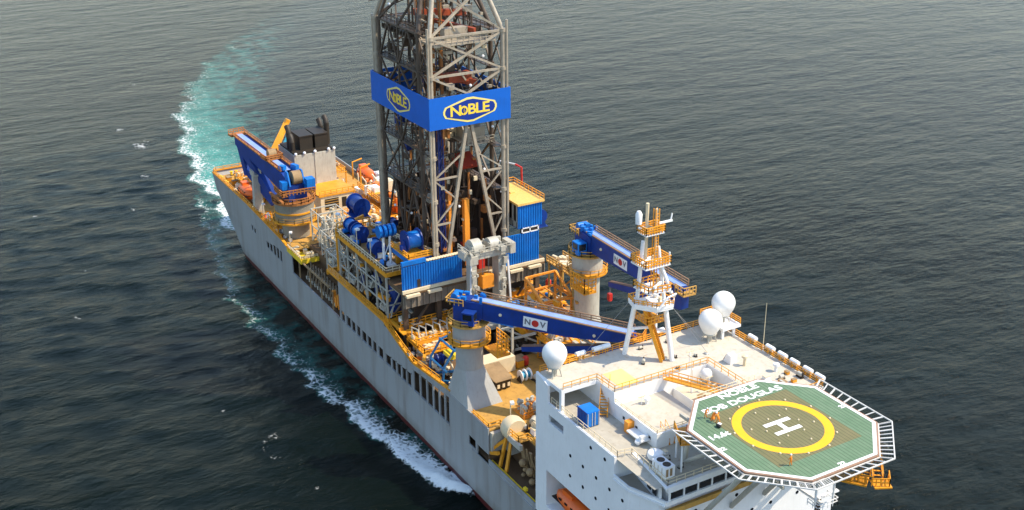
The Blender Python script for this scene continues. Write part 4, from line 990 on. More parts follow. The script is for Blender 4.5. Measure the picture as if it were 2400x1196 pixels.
    m = MB(); m.bar(J0+Z*1.15, tp+Z*.55, .9, .08); m.build('jib_top', paint('rusty_top_plate', (.20, .10, .06), .7, .2), jb)
    m = MB(); m.tube(root+d*(L*.66)+Z*(f(L*.66)-2.7), J0+(tp-J0)*.32+Z*.6, .22, 8); m.build('jib_cylinder', STEEL, t)
    m = MB(); ec = Vector((e.x, e.y, ze))+d*1.4; m.box(ec-Z*.8, (2.6, 2.6, .25), math.atan2(d.y, d.x)); m.rail([ec+d*1.2+w*1.3-Z*.6, ec+d*1.2-w*1.3-Z*.6, ec-d*1.2-w*1.3-Z*.6], h=1.3, sp=.7, w=.12); m.bar(ec-Z*.7+w, ec-Z*2.8+w*.4-d, .2); m.build('elbow_platform', TAN if s > 0 else SAFETY, t)
    return t, tp
c1, tip1 = knuckle_crane(48.2, -14.6, (3.2, 5.4), 28.0, 32.0, (71.6, 4.3, 34.4), (57.0, -8.6, 28.3), 'deep blue folding crane on a grey pedestal, boom ending at the white bridge block roof', 'blue knuckle boom deck cranes')
c2, tip2 = knuckle_crane(43.3, 14.5, (3.2, 4.4), 33.2, 37.4, (74.0, 13.0, 42.2), (53.3, 12.9, 34.5), 'deep blue folding crane on a cream flared pedestal, boom passing behind the radar mast', 'blue knuckle boom deck cranes')
t = thing('hook_block', 'small red hook block hanging over the sea from the jib behind the radar mast', 'hook', (53.4, 12.9, 31.3))
m = MB(); m.box((53.4, 12.9, 31.9), (.8, .7, 1.3)); m.lathe([(.1, 30.9), (.45, 31.1), (.4, 31.3)], (53.4, 12.9, 0), 10); m.build('block', RED, t)
m = MB(); m.tube((53.4, 12.75, 32.5), (53.4, 12.75, 34.2), .05, 5); m.tube((53.4, 13.05, 32.5), (53.4, 13.05, 34.2), .05, 5); m.build('wire', WIRE, t)

def stern_crane():
    px, py = -46.5, -13.0
    t = thing('stern_crane', 'massive blue stern crane with twin orange railed boom on a drum shaped grey pedestal', 'crane', (px, py, 15.6))
    m = MB(); m.lathe([(3.4, 10), (3.4, 19.6)], (px, py, 0), 28); m.lathe([(4.9, 20.0), (4.9, 25.0)], (px, py, 0), 28); m.build('pedestal', paint('shade_toned_pedestal_grey', (.25, .225, .175), .55, .15, dirt=(.14, .09, .05), amt=.6), t, smooth=True)  # pedestal base darkened, shade of its unlit side put into the colour
    m = MB(); m.lathe([(3.4, 19.3), (5.6, 19.9), (5.6, 20.3), (4.9, 20.3)], (px, py, 0), 28); m.lathe([(4.9, 22.4), (5.15, 22.4), (5.15, 22.8), (4.9, 22.8)], (px, py, 0), 28); m.build('collar', AMBER, t, smooth=True)
    m = MB(); pts = [(px+5.5*math.cos(a), py+5.5*math.sin(a), 20.3) for a in [2*math.pi*i/16 for i in range(16)]]; m.rail(pts, h=1.2, sp=2, w=.1, closed=True); m.build('collar_rail', TAN, t)
    m = MB(); m.lathe([(.1, 25.0), (5.4, 25.0), (5.4, 25.5), (.1, 25.5)], (px, py, 0), 28); pts = [(px+5.4*math.cos(a), py+5.4*math.sin(a), 25.5) for a in [2*math.pi*i/16 for i in range(16)]]; m.rail(pts[-5:]+pts[:9], h=1.2, sp=1.4, w=.16)
    m.bb(px-3, px+6, py-5.2, py-4.6, 26.5, 27.0); m.build('slewing_platform', RUST, t)
    d = Vector((-30, -3.0, 0)).normalized(); w = Vector((-d.y, d.x, 0)); Z = Vector((0, 0, 1)); root = Vector((px, py, 0))
    m = MB(); m.box((px, py, 27.6), (5.2, 5.0, 4.2), math.atan2(d.y, d.x)); m.build('machinery_house', DBLUE, t)
    m = MB()
    for s in (-1, 1):
        a = root+d*.5+w*s*1.5; 
        q = [a+Z*26, a+d*3+Z*27, root+d*29.6+w*s*1.3+Z*32.1, root+d*29.6+w*s*1.3+Z*34.2, a+d*1+Z*31.8, a-d*2+Z*30.5]
        vs = [p+w*k for k in (-.55, .55) for p in q]; n = len(q)
        m._add(vs, [tuple(range(n)), tuple(range(2*n-1, n-1, -1))]+[(i, n+i, n+(i+1) % n, (i+1) % n) for i in range(n)])
    for u in (6, 12, 18, 24, 29): m.bar(root+d*u+w*1.3+Z*(30.3+u*.1), root+d*u-w*1.3+Z*(30.3+u*.1), .8)
    b = m.build('main_boom', DBLUE, t)
    m = MB(); m.bar(root+d*2+Z*32.1, root+d*31+Z*34.4, 1.5, .12); m.build('boom_walkway', LBLUE, b)
    m = MB()
    for s in (-1, 1):
        p, q = root+d*2+w*s*1.9+Z*32.2, root+d*31+w*s*1.75+Z*34.5; m.bar(p, q, .42, .25); m.rail([p, q], h=.9, sp=2, w=.10)
    m.box(root+d*31.6+Z*34.2, (2.2, 4.6, .5), math.atan2(d.y, d.x)); m.rail([root+d*32.6+w*2.2+Z*34.4, root+d*32.6-w*2.2+Z*34.4], h=1.1, sp=.8, w=.14); m.build('boom_rail', RUST, b)
    m = MB(); m.bar(root+d*30.5+Z*32, root+d*10+w*.2+Z*21.5, 1.8, 2.4); m.bar(root+d*30.5+Z*32.5, root+d*27+Z*24, 1.6, 2.2); m.bar(root+d*27+Z*25, root+d*12+Z*20.5, 1.4, 1.8); m.build('folding_jib', DBLUE, t)
    m = MB(); c = root+d*11+Z*34.0; m.lathe([(.1, -1), (1.25, -1), (1.25, 1), (.1, 1)], tuple(c), 18, 'y'); m.build('boom_winch', TARP, t, smooth=True)
    m = MB(); m.box(c-Z*1.0-w*0, (3.4, 4.6, .3), math.atan2(d.y, d.x)); m.rail([c-Z*.9+w*2.3+d*1.6, c-Z*.9+w*2.3-d*1.6, c-Z*.9-w*2.3-d*1.6, c-Z*.9-w*2.3+d*1.6], h=1.0, sp=.9, w=.18); m.build('winch_platform', RUST, t)
    m = MB(); m.lathe([(.1, -1.1), (1.7, -1.1), (1.7, 1.1), (.1, 1.1)], (px+1.6, py+.4, 31.2), 20, 'y'); m.build('main_winch', TARP, t, smooth=True)
    m = MB()
    for y in (-2.0, 1.7): m.prism([(px-.6, 29.7), (px+3.6, 29.7), (px+2.2, 33), (px+.8, 33)], 'y', py+y, py+y+.35)
    m.box((px+3.4, py+3.2, 29.6), (2.4, 2.2, 3.0)); m.box((px+2.0, py-3.0, 29.8), (2.0, 1.4, 2.0)); m.box((px-2, py+1.6, 32.6), (2.2, 1.0, 1.4), .3); m.box((px-2.6, py-1.4, 32.8), (1.6, 1.2, 1.1), .5); m.each('winch_bracket', BLUE, t)
    m = MB(); m.box((px+1.5, py-3.6, 27.6), (5.5, 1.4, .3)); m.rail([(px-1.4, py-4.3, 27.7), (px+4.2, py-4.3, 27.7), (px+4.8, py+4, 27.7)], h=1.2, sp=.9, w=.2); m.build('service_platform', RUST, t)
    r = thing('boom_rest', 'slim grey tapered boom rest column rising from the aft starboard deck beside the orange lifeboat', 'boom rest', (-65.6, -16.2, 15.6))
    m = MB(); m.bar((-65.6, -16.2, 15.6), (-65.6, -16.2, 26.2), 2.5, 1.7, 1.8, 1.4); m.bb(-66.8, -64.4, -17.2, -15.2, 26.2, 26.6); [m.bb(-66.9, -64.3, y, y+.35, 26.6, 27.8) for y in (-17.3, -15.4)]; m.build('column', LGREY, r)
stern_crane()

# ------------------------------------------------------------------ funnel, after deckhouse, davits
t = thing('funnel_casing', 'pale grey funnel casing with two brown box uptakes on top, near the stern', 'funnel', (-66, -1.5, 15.6))
m = MB(); m.bb(-72, -60, -7.3, 4.0, 15.6, 31.4); m.bb(-60, -59.85, -1.8, -1.5, 22, 31.4); m.build('casing', LGREY, t)
m = MB()
for y in (-4.6, -.4): m.bb(-68.5, -62.5, y, y+3.5, 31.4, 35.4); m.bb(-68.7, -62.3, y-.15, y+3.65, 35.4, 35.7)
m.build('uptake_box', SOOT, t)
m = MB()
for x, y, z in ((-66, -6.2, 37.0), (-66, 4.3, 38.2), (-63.5, -6.4, 35.2), (-69.5, 4.0, 36.5)):
    m.tube((x, y, 31.4), (x, y, z-1), .75, 12); m.path([(x, y, z-1.2), (x-.3, y, z-.2), (x-1.2, y, z+.5)], .75, 10)
m.bb(-71.5, -60.5, -7, 3.8, 31.4, 31.9); m.build('exhaust_pipe', SOOT, t, smooth=True)
m = MB(); [m.sphere((-59.9, y, 31.9), .42, 10) for y in (-6.9, -4.5, -1.6, 2.2, 3.7)]; m.each('casing_lamp', WHITE, t, smooth=True)
t = thing('after_deckhouse', 'cream after deckhouse with brown louvred window and amber roof, in front of the funnel', 'deckhouse', (-55, 1, 15.6))
m = MB(); m.bb(-60, -50.5, -4.5, 4.5, 15.6, 22.6); m.build('wall', CREAM, t)
m = MB(); m.bb(-60, -50.2, -5, 5, 22.6, 23.0); m.rail([(-50.4, -4.8, 23), (-50.4, 4.8, 23)], h=1.1, sp=1.5, w=.12); m.build('roof', AMBER, t)
m = MB(); m.bb(-50.5, -50.44, -3.4, 0.4, 18.8, 21.8); m.bb(-50.5, -50.44, 1.3, 2.6, 19.0, 21.6); m.build('louvre', SOOT, t)
m = MB()
for i in range(4): m.bb(-50.44, -50.38, -3.4, .4, 19.2+i*.7, 19.35+i*.7)
m.build('louvre_slat', TAN, t)
t = thing('provision_crane', 'slim amber provision crane with raised boom beyond the stern crane', 'crane', (-74, -3, 15.6))
m = MB(); m.tube((-74, -3.5, 15.6), (-74, -3.5, 29), .8, 12); m.build('post', LGREY, t)
m = MB(); m.bar((-73, -8.2, 29.6), (-79.5, -2.0, 34.6), 1.6, 1.2, 1.2, .9); m.bar((-79.5, -2.4, 34.0), (-79.5, -1.4, 35.6), 1.2); m.build('boom', AMBER, t)
m = MB(); m.bar((-73.5, -5.8, 29.4), (-77.5, -2.4, 31.6), .7); m.build('ram', TEAL, t)

def lifeboat(c, L, rad, ang, label, group='orange lifeboats'):
    t = thing('lifeboat', label, 'lifeboat', (c[0], c[1], c[2]-rad), group)
    d = Vector((math.cos(ang), math.sin(ang), 0)); w = Vector((-d.y, d.x, 0)); c = V3(c)
    m = MB(); n = 16; K = 14; vs = []
    for k in range(K+1):
        u = -1+2*k/K; s = max(.05, (1-abs(u)**3.2))**.55
        for i in range(n):
            a = 2*math.pi*i/n; vs.append(c+d*u*L/2+w*math.cos(a)*rad*s+Vector((0, 0, 1))*(math.sin(a)*rad*s*(.85 if math.sin(a) > 0 else 1.0)))
    fs = [(k*n+i, k*n+(i+1) % n, (k+1)*n+(i+1) % n, (k+1)*n+i) for k in range(K) for i in range(n)]+[tuple(range(n-1, -1, -1)), tuple(K*n+i for i in range(n))]
    m._add(vs, fs); m.build('boat_hull', paint('lifeboat_orange', (.78, .14, .02), .4, .06), t, smooth=True)
    m = MB(); m.box(c-d*L*.2+Vector((0, 0, rad*.85)), (L*.22, rad*1.0, rad*.5), ang); cn = m.build('conning_hatch', paint('lifeboat_orange', (.78, .14, .02)), t)
    m = MB()
    for s in (-1, 1):
        for k in range(5): m.box(c+d*(k-2)*L*.14+w*s*rad*.93+Vector((0, 0, rad*.3)), (L*.06, .10, rad*.2), ang)
    m.each('boat_window', GLASS, t)
    m = MB(); m.bar(c-d*L*.47-Vector((0, 0, rad*.15)), c+d*L*.47-Vector((0, 0, rad*.15)), rad*1.9, .14); m.build('rubbing_strake', BLACK, t)
    m = MB()
    for s in (-.3, .3):
        q = c+d*L*s; m.path([q+w*(-rad*1.5)*(1 if c.y > 0 else -1)-Vector((0, 0, rad)), q+w*(-rad*1.5)*(1 if c.y > 0 else -1)+Vector((0, 0, rad*1.6)), q+Vector((0, 0, rad*1.9))], .22)
    m.each('davit_arm', AMBER if c.x < 0 else WHITE, t)
    return t
lifeboat((87.9, -16.3, 15.3), 12.5, 1.75, 0, 'long orange lifeboat stowed in the recess of the white bridge block')
lifeboat((-77, -15.3, 18.3), 9.0, 1.9, .0, 'orange lifeboat on the open stern deck beside the slim grey column')
lifeboat((-66, 15.0, 21.0), 9.0, 1.9, .0, 'orange and white lifeboat high on the far port quarter')
lifeboat((-57.5, -16.6, 16.8), 4.6, .85, .0, 'small red orange rescue boat at the starboard rail aft of the stern crane pedestal')

# ------------------------------------------------------------------ radar mast
t = thing('radar_mast', 'tall white and amber radar mast on tripod legs above the bridge roof', 'mast', (82, .4, 35.45))
m = MB()
for a, b in (((79.1, -2.2, 35.45), (80.8, -1.5, 46)), ((85.0, 3.0, 35.45), (83.3, 2.2, 46)), ((78.6, 4.2, 35.45), (80.8, 2.4, 46))): m.tube(a, b, .42, 12)
m.path([(79.9, -1.9, 40.3), (82, .4, 40.9), (84.5, 2.9, 40.3)], .26, 8); m.tube((80.9, -1.4, 46), (81.4, -1.0, 56), .34, 10); m.tube((83.2, 2.2, 46), (82.4, 1.2, 55), .30, 10); m.tube((84.5, 2.6, 47.4), (82.6, 1.2, 53), .3, 10)
m.build('leg', WHITE, t, smooth=True)
m = MB(); m.prism([(79.48, -2.06), (82.0, -2.76), (84.94, -0.52), (85.22, 2.56), (83.4, 4.1), (79.9, 3.26)], 'z', 44.9, 45.2); m.prism([(80.56, -1.99), (84.16, -1.7), (84.88, 2.33), (80.56, 2.76)], 'z', 47.9, 48.1); m.prism([(79.87, -2.14), (83.82, -2.14), (83.82, 2.73), (79.87, 2.73)], 'z', 52.0, 52.3); m.prism([(80.6, -1.7), (83, -1.7), (83, 1.9), (80.6, 1.9)], 'z', 57.3, 57.5); m.each('platform', WHITE, t)
m = MB()
for a, b in zip([(79.48, -2.06), (82.0, -2.76), (84.94, -0.52), (85.22, 2.56)], [(82.0, -2.76), (84.94, -0.52), (85.22, 2.56), (83.4, 4.1)]): m.bar((*a, 45.5), (*b, 45.5), .12, .5)
m.path([(86.0, -1, 46), (86.3, 0.4, 47.8), (86.4, 2.0, 48.2), (85.22, 2.56, 47.0)], .16); m.build('bulwark', WHITE, t); m = MB(); m.rail([(79.48, -2.06, 45.8), (82.0, -2.76, 45.8), (84.94, -0.52, 45.8), (85.22, 2.56, 45.8)], h=.7, sp=.8, w=.10, mids=2); m.build('bulwark_rail', AMBER, t)
m = MB()
m.rail([(79.48, -2.06, 45.2), (79.9, 3.26, 45.2), (83.4, 4.1, 45.2)], h=1.2, sp=.9, w=.12); m.build('platform_rail', AMBER, t); m = MB(); m.rail([(80.56, -1.99, 48.1), (84.16, -1.7, 48.1), (84.88, 2.33, 48.1), (80.56, 2.76, 48.1)], h=1.1, sp=.9, w=.12, closed=True)
m.build('platform_rail', AMBER, t); m = MB(); m.rail([(79.87, -2.14, 52.3), (83.82, -2.14, 52.3), (83.82, 2.73, 52.3), (79.87, 2.73, 52.3)], h=1.3, sp=.55, w=.14, mids=3, closed=True); m.build('platform_rail', AMBER, t); m = MB(); m.rail([(80.6, -1.7, 57.5), (83, -1.7, 57.5), (83, 1.9, 57.5), (80.6, 1.9, 57.5)], h=1.2, sp=.5, w=.13, mids=3, closed=True)
m.build('platform_rail', AMBER, t)
m = MB()
for q in (-.32, .32): m.bar((82.2, .5+q, 48), (82.2, .5+q, 61.5), .12); m.bar((82.8, .5+q, 48), (82.8, .5+q, 61.5), .12)
for i in range(26): m.bar((82.8, .1, 48.2+i*.5), (82.8, .9, 48.2+i*.5), .09)
m.stair((84.4, 1.6, 35.5), (82.0, -.6, 44.8), 1.1, (.5, -.8, 0)); m.build('ladder', AMBER, t)
m = MB()
for i in range(16): a = 2*math.pi*i/16; m.bar((82+.6*math.cos(a), -.4+.6*math.sin(a), 57.6), (82+.6*math.cos(a), -.4+.6*math.sin(a), 58.4), .2)
m.tube((81.6, -.6, 52), (81.6, -.6, 62.3), .26, 10); m.tube((82.4, .6, 52), (82.4, .6, 61.4), .2, 8); m.build('pole', CREAM, t)
m = MB(); m.lathe([(.1, 58.8), (.5, 59), (.55, 60.6), (.3, 61.1), (.05, 61.2)], (81.2, -1.9, 0), 14); m.box((81.5, -1.6, 58.4), (.5, .9, .3)); m.box((82.4, 2.4, 58.9), (.25, 2.6, .3)); m.tube((82.4, 3.4, 58.9), (82.2, 3.8, 60.0), .12, 6); m.box((84.0, .2, 49.2), (.35, 2.8, .35), .5); m.box((83.2, -1.8, 53.4), (.3, 2.0, .3), .3); m.tube((83.7, 2.5, 52.3), (83.7, 2.5, 54.2), .14, 6); m.each('radar_scanner', WHITE, t, smooth=True)
m = MB()
for i in range(20): m.box((rnd.uniform(80.2, 84.6), rnd.uniform(-1.8, 3), rnd.choice([45.4, 45.6, 48.4, 52.6])), (rnd.uniform(.2, .7),)*3, rnd.random())
m.each('lamp_fitting', CREAM, t)
m = MB(); m.bar((80.5, .4, 39), (83.5, 1.5, 44.8), .1); m.prism([(79.8, -1.2), (83.6, -1.2), (83.6, 2.4), (79.8, 2.4)], 'z', 42.2, 42.35); m.rail([(79.8, -1.2, 42.4), (83.6, -1.2, 42.4), (83.6, 2.4, 42.4)], h=1.1, sp=.7, w=.1); m.build('lower_landing', AMBER, t)
m = MB()
for a, b in (((85.1, 2.5, 45.2), (87, 9, 35.8)), ((85.1, 2.5, 45.1), (83, 11, 36)), ((79.6, -1.9, 45.1), (77.4, -9, 36.5))): m.tube(a, b, .035, 5)
m.each('stay_wire', WIRE, t)

# ------------------------------------------------------------------ radomes, dishes, roof fittings
def radome(c, r, zb, label, group='white satellite radomes'):
    t = thing('radome', label, 'radome', (c[0], c[1], zb), group)
    m = MB(); prof = [(r*.52, -r*1.12), (r*.66, -r*.92), (r*.9, -r*.45)]+[(max(.01, r*math.cos(a)), r*math.sin(a)) for a in [math.pi/2*i/12-.15 for i in range(14)] if a <= math.pi/2+.001]
    m.lathe(prof, c, 32); m.build('dome', paint('gloss_white', (.80, .79, .76), .4, .03, dirt=(.55, .50, .42), amt=.2), t, smooth=True)
    m = MB(); m.tube((c[0], c[1], zb), (c[0], c[1], c[2]-r*1.05), r*.22, 10)
    for i in range(4): a = math.pi/4+math.pi/2*i; m.bar((c[0]+r*.6*math.cos(a), c[1]+r*.6*math.sin(a), zb), (c[0]+r*.35*math.cos(a), c[1]+r*.35*math.sin(a), c[2]-r*1.0), .16)
    m.lathe([(.05, c[2]-r*1.18), (r*.6, c[2]-r*1.18), (r*.6, c[2]-r*1.1), (.05, c[2]-r*1.1)], (c[0], c[1], 0), 16); m.build('pedestal', LGREY, t)
    return t
radome((79.4, -16.0, 39.4), 2.0, 35.45, 'big white radome on the starboard wing of the upper roof, above the blue container')
radome((82.6, 12.7, 39.2), 2.0, 35.45, 'big white radome standing on the white roof deck below the raised port platform')
radome((81.2, 16.5, 41.0), 2.0, 37.5, 'big white radome highest up, on the raised port platform with the amber rail')
radome((90.6, 5.6, 34.9), .95, 33.04, 'small white radome ball between the roof houses aft of the helideck', 'small roof domes')
t = thing('satellite_dome', 'small squat white dome on the bridge roof next to the ventilation unit', 'dome', (102.6, -13.4, 31.3))
m = MB(); m.lathe([(1.05, 32.2), (1.2, 32.6), (1.1, 33.1), (.7, 33.35), (.02, 33.45)], (102.6, -13.4, 0), 24); m.build('dome', WHITE, t, smooth=True)
m = MB(); m.tube((102.6, -13.4, 31.26), (102.6, -13.4, 32.2), .5, 12); m.build('stand', DARK, t)
t = thing('ventilation_unit', 'cream box ventilation unit with two round fans on the bridge roof corner', 'ventilation unit', (105.6, -14.2, 31.3))
m = MB(); m.bb(104.0, 107.0, -15.0, -13.2, 31.5, 33.3); m.bb(104.2, 106.8, -14.8, -13.4, 31.27, 31.5); m.build('cabinet', WHITE, t)
m = MB(); [m.tube((x, -14.1, 33.3), (x, -14.1, 33.36), .6, 18) for x in (104.8, 106.2)]; m.each('fan', SOOT, t)
m = MB(); [m.bb(x, x+.06, -15.04, -15.0, 31.8, 33) for x in (104.5, 105.4, 106.3)]; [m.bb(107, 107.05, y, y+.4, 31.8, 33) for y in (-14.8, -14.1)]; m.each('grille', TARP, t)
def whip(x, y, z, h, label, lean=0):
    t = thing('whip_antenna', label, 'antenna', (x, y, z), 'thin whip antennas')
    m = MB(); m.tube((x, y, z), (x, y+lean, z+h), .07, 6, .03); m.build('rod', CREAM, t); m = MB(); m.tube((x, y, z), (x, y, z+.9), .16, 8); m.build('base', WHITE, t)
whip(90.0, 17.9, 35.55, 8.6, 'tall thin whip antenna rising at the port roof edge against the sea')
whip(90.0, 3.0, 33.0, 4.8, 'shorter whip antenna beside the small white radome')
whip(91.5, 2.0, 33.0, 4.0, 'short whip antenna between the amber walkway and the small white radome')
t = thing('shipping_container', 'small bright blue shipping container on the white upper deck', 'container', (88.3, -15.45, 31.3))
m = MB(); m.bb(87.0, 89.7, -16.6, -14.3, 31.35, 33.9); m.build('shell', BLUE, t)
m = MB()
for i in range(6): m.bb(87.25+i*.4, 87.45+i*.4, -16.66, -16.6, 31.6, 33.7)
m.bb(86.95, 89.75, -16.68, -16.58, 33.72, 33.95); m.bb(86.95, 89.75, -16.68, -16.58, 31.3, 31.5); m.build('rib', DBLUE, t)
m = MB(); m.bb(89.7, 89.78, -16.5, -15.5, 31.5, 33.8); m.bb(89.7, 89.78, -15.4, -14.4, 31.5, 33.8); m.build('door', BLUE, t)
m = MB(); [m.tube((89.82, y, 31.5), (89.82, y, 33.8), .05, 6) for y in (-16.5, -15.7, -15.2, -14.5)]; m.each('lock_rod', CREAM, t)
def raft(p, ang, label):
    t = thing('liferaft_canister', label, 'liferaft canister', p, 'white liferaft canisters along the roof rail')
    d = Vector((math.cos(ang), math.sin(ang), 0)); c = V3(p)+Vector((0, 0, 1.15))
    m = MB(); m.tube(c-d*.85, c+d*.85, .42, 14); m.build('canister', WHITE, t, smooth=True)
    m = MB(); [m.bar(c+d*k-Vector((0, 0, 1.15)), c+d*k-Vector((0, 0, .3)), .16) for k in (-.5, .5)]; m.each('cradle', AMBER, t); return t
for i, x in enumerate((87.2, 91.5, 94.4, 97.2, 100.2, 102.8)):
    raft((x, 18.1, 35.5), 0, ['first', 'second', 'third', 'fourth', 'fifth', 'sixth'][i]+' white liferaft canister along the port roof rail, counted from the radome platform')
for i, y in enumerate((-9.5, -6.2, -4.6, 6.5)):
    raft((77.0, y, 35.4), math.pi/2, ['white canister on the aft roof rail next to the starboard radome', 'outer of two white canisters on the aft roof rail, further from the mast leg', 'inner of two white canisters on the aft roof rail, beside the mast leg', 'lone white canister on the aft roof rail between the mast and the port radomes'][i])
def vent(p, label, h=1.2, mat=WHITE):
    t = thing('mushroom_vent', label, 'vent', p, 'roof ventilators')
    m = MB(); m.tube(p, V3(p)+Vector((0, 0, h)), .25, 10); m.build('stem', mat, t); m = MB(); m.lathe([(.1, p[2]+h-.1), (.55, p[2]+h-.1), (.5, p[2]+h+.2), (.1, p[2]+h+.35)], (p[0], p[1], 0), 14); m.build('cap', mat, t, smooth=True)
vent((92.5, 11.8, 35.55), 'roof ventilator with dark cowl standing alone on the white port roof', 1.6, CREAM)
vent((96.5, 14.8, 35.55), 'low white ventilator on the port roof near the rail')
vent((91.0, -6.4, 33.24), 'small ventilator on the forward house roof near the yellow mat', .9)
vent((97.4, -12.6, 31.3), 'tiny white ventilator in the shade of the forward house wall', .5)
t = thing('cowl_box', 'dark open cowl box throwing a shadow on the white port roof', 'cowl', (90.2, 10.6, 35.55))
m = MB(); m.prism([(89.4, 35.55), (91.2, 35.55), (91.2, 37.0), (90.2, 37.2)], 'y', 10.0, 11.3); m.build('hood', WHITE, t); m = MB(); m.prism([(89.38, 35.7), (90.1, 37.0), (90.02, 37.05), (89.28, 35.75)], 'y', 10.1, 11.2); m.build('mouth', SOOT, t)
for i, (x, y, z, nm) in enumerate([(90.8, -7.2, 33.24, 'thin white T shaped aerial on the forward house roof'), (105.5, -6.5, 31.3, 'white T shaped rail post on the bridge roof front'), (93.0, 4.2, 33.04, 'cross armed aerial mast behind the small radome'), (95.2, 3.2, 33.04, 'cross armed aerial mast close to the helideck corner'), (88.2, 4.0, 35.45, 'short cross armed aerial at the front of the upper roof')]):
    t = thing('aerial', nm, 'aerial', (x, y, z)); h = 1.4 if i < 2 else 2.8
    m = MB(); m.tube((x, y, z), (x, y, z+h), .08, 6); m.build('pole', WHITE, t); m = MB(); m.box((x, y, z+h), (.12, 1.4, .14)); (i > 1) and m.box((x, y, z+h*.7), (1.0, .12, .12)); m.each('cross_arm', CREAM, t)
# ================================================================== helideck
def helideck():
    HX, HZ = 113.85, 39.15; A = 11.95; C = 5.95
    t = thing('helideck', 'octagonal green helideck with yellow ring and white H above the bridge', 'helideck', (HX, 0, 31.3))
    octo = lambda k, c=C: [(HX-c*k/A if False else HX+sx, sy) for sx, sy in ((-c*k/A, -k), (-k, -c*k/A), (-k, c*k/A), (-c*k/A, k), (c*k/A, k), (k, c*k/A), (k, -c*k/A), (c*k/A, -k))]
    def green(name, c1, c2, along):
        m = bpy.data.materials.new(name); m.use_nodes = True; n = m.node_tree.nodes; l = m.node_tree.links; p = n['Principled BSDF']; p.inputs['Roughness'].default_value = .7
        tc = n.new('ShaderNodeTexCoord'); nz = n.new('ShaderNodeTexNoise'); nz.inputs['Scale'].default_value = .5; nz.inputs['Detail'].default_value = 8; nz.inputs['Roughness'].default_value = .7; l.new(tc.outputs['Object'], nz.inputs['Vector'])
        mp = n.new('ShaderNodeMapping'); mp.inputs['Scale'].default_value = (.12, 2.2, 1); l.new(tc.outputs['Object'], mp.inputs[0]); n2 = n.new('ShaderNodeTexNoise'); n2.inputs['Scale'].default_value = 1.0; n2.inputs['Detail'].default_value = 5; l.new(mp.outputs[0], n2.inputs['Vector'])
        wv = n.new('ShaderNodeTexWave'); wv.bands_direction = 'Y'; wv.inputs['Scale'].default_value = .50; wv.inputs['Distortion'].default_value = .0; l.new(tc.outputs['Object'], wv.inputs['Vector'])
        lt = n.new('ShaderNodeMath'); lt.operation = 'LESS_THAN'; lt.inputs[1].default_value = .06; l.new(wv.outputs['Fac'], lt.inputs[0])
        ad = n.new('ShaderNodeMath'); ad.operation = 'MULTIPLY_ADD'; ad.inputs[1].default_value = .6; l.new(n2.outputs[0], ad.inputs[0]); l.new(nz.outputs[0], ad.inputs[2])
        mr = n.new('ShaderNodeMapRange'); mr.inputs[1].default_value = .6; mr.inputs[2].default_value = 1.0; l.new(ad.outputs[0], mr.inputs[0])
        mx = n.new('ShaderNodeMix'); mx.data_type = 'RGBA'; mx.inputs[6].default_value = (*c1, 1); mx.inputs[7].default_value = (*c2, 1); l.new(mr.outputs[0], mx.inputs[0])
        m2 = n.new('ShaderNodeMix'); m2.data_type = 'RGBA'; m2.inputs[7].default_value = (*[c*.55 for c in c1], 1); l.new(mx.outputs[2], m2.inputs[6]); l.new(lt.outputs[0], m2.inputs[0])
        l.new(m2.outputs[2], p.inputs['Base Color']); return m
    DG = green('deck_green', (.095, .175, .088), (.145, .22, .125), 0); OL = green('deck_olive', (.14, .135, .05), (.185, .16, .068), 0)
    m = MB(); m.prism(octo(A), 'z', HZ-.45, HZ); m.build('deck_plate', DG, t)
    def ring(name, r0, r1, z, mat, n=72):
        m = MB(); vs = [(HX+r*math.cos(2*math.pi*i/n), r*math.sin(2*math.pi*i/n), z) for r in (r0, r1) for i in range(n)]
        m._add(vs, [(i, (i+1) % n, n+(i+1) % n, n+i)[::-1] for i in range(n)]); return m.build(name, mat, t)
    m = MB(); s = 7.6; m._add([(HX-s, -s, HZ+.005), (HX+s, -s, HZ+.005), (HX+s, s, HZ+.005), (HX-s, s, HZ+.005)], [(0, 1, 2, 3)]); m.build('landing_square', OL, t)
    LW = paint('line_white', (.82, .82, .80), .6, .04, dirt=(.45, .45, .40), amt=.25); LY = paint('line_yellow', (.84, .43, .008), .6, .05, dirt=(.45, .26, .03), amt=.2)
    ring('aiming_circle', 5.72, 7.05, HZ+.010, LY)
    m = MB(); o1, o2 = octo(A-.02), octo(A-.50); vs = [(x, y, HZ+.006) for x, y in o1]+[(x, y, HZ+.006) for x, y in o2]
    m._add(vs, [(i, (i+1) % 8, 8+(i+1) % 8, 8+i)[::-1] for i in range(8)]); m.build('perimeter_line', LW, t)
    m = MB(); z0, z1 = HZ+.010, HZ+.014
    m.bb(112.65-.38, 112.65+.38, -2.3, 2.3, z0, z1); m.bb(115.05-.38, 115.05+.38, -2.3, 2.3, z0, z1); m.bb(113.03, 114.67, -.38, .38, z0, z1); m.build('letter_h', LW, t)
    for tx, c, sz, wd in (('NOBLE', (103.2, 1.1), 1.75, 1.3), ('BOB DOUGLAS', (105.35, 0.1), 1.75, 1.22), ('14.6t', (111.3, -9.3), 1.55, 1.1), ('22', (114.2, -11.15), 1.0, 1.15), ('22', (114.2, 11.15), 1.0, 1.15), ('22', (125.05, 0.2), 1.0, 1.15), ('22', (102.95, 7.0), .9, 1.15)):
        text_mesh('deck_lettering', tx, sz, LW, t, (c[0], c[1], HZ+.014), (0, 1, 0), (-1, 0, 0), .002, .055, wd)
    for i in range(12):
        a = 2*math.pi*(i+.5)/12
        m = MB(); r = 7.35; m.sphere((HX+r*math.cos(a), r*math.sin(a), HZ+.08), .17, 8); m.build('deck_light', CREAM, t, smooth=True)
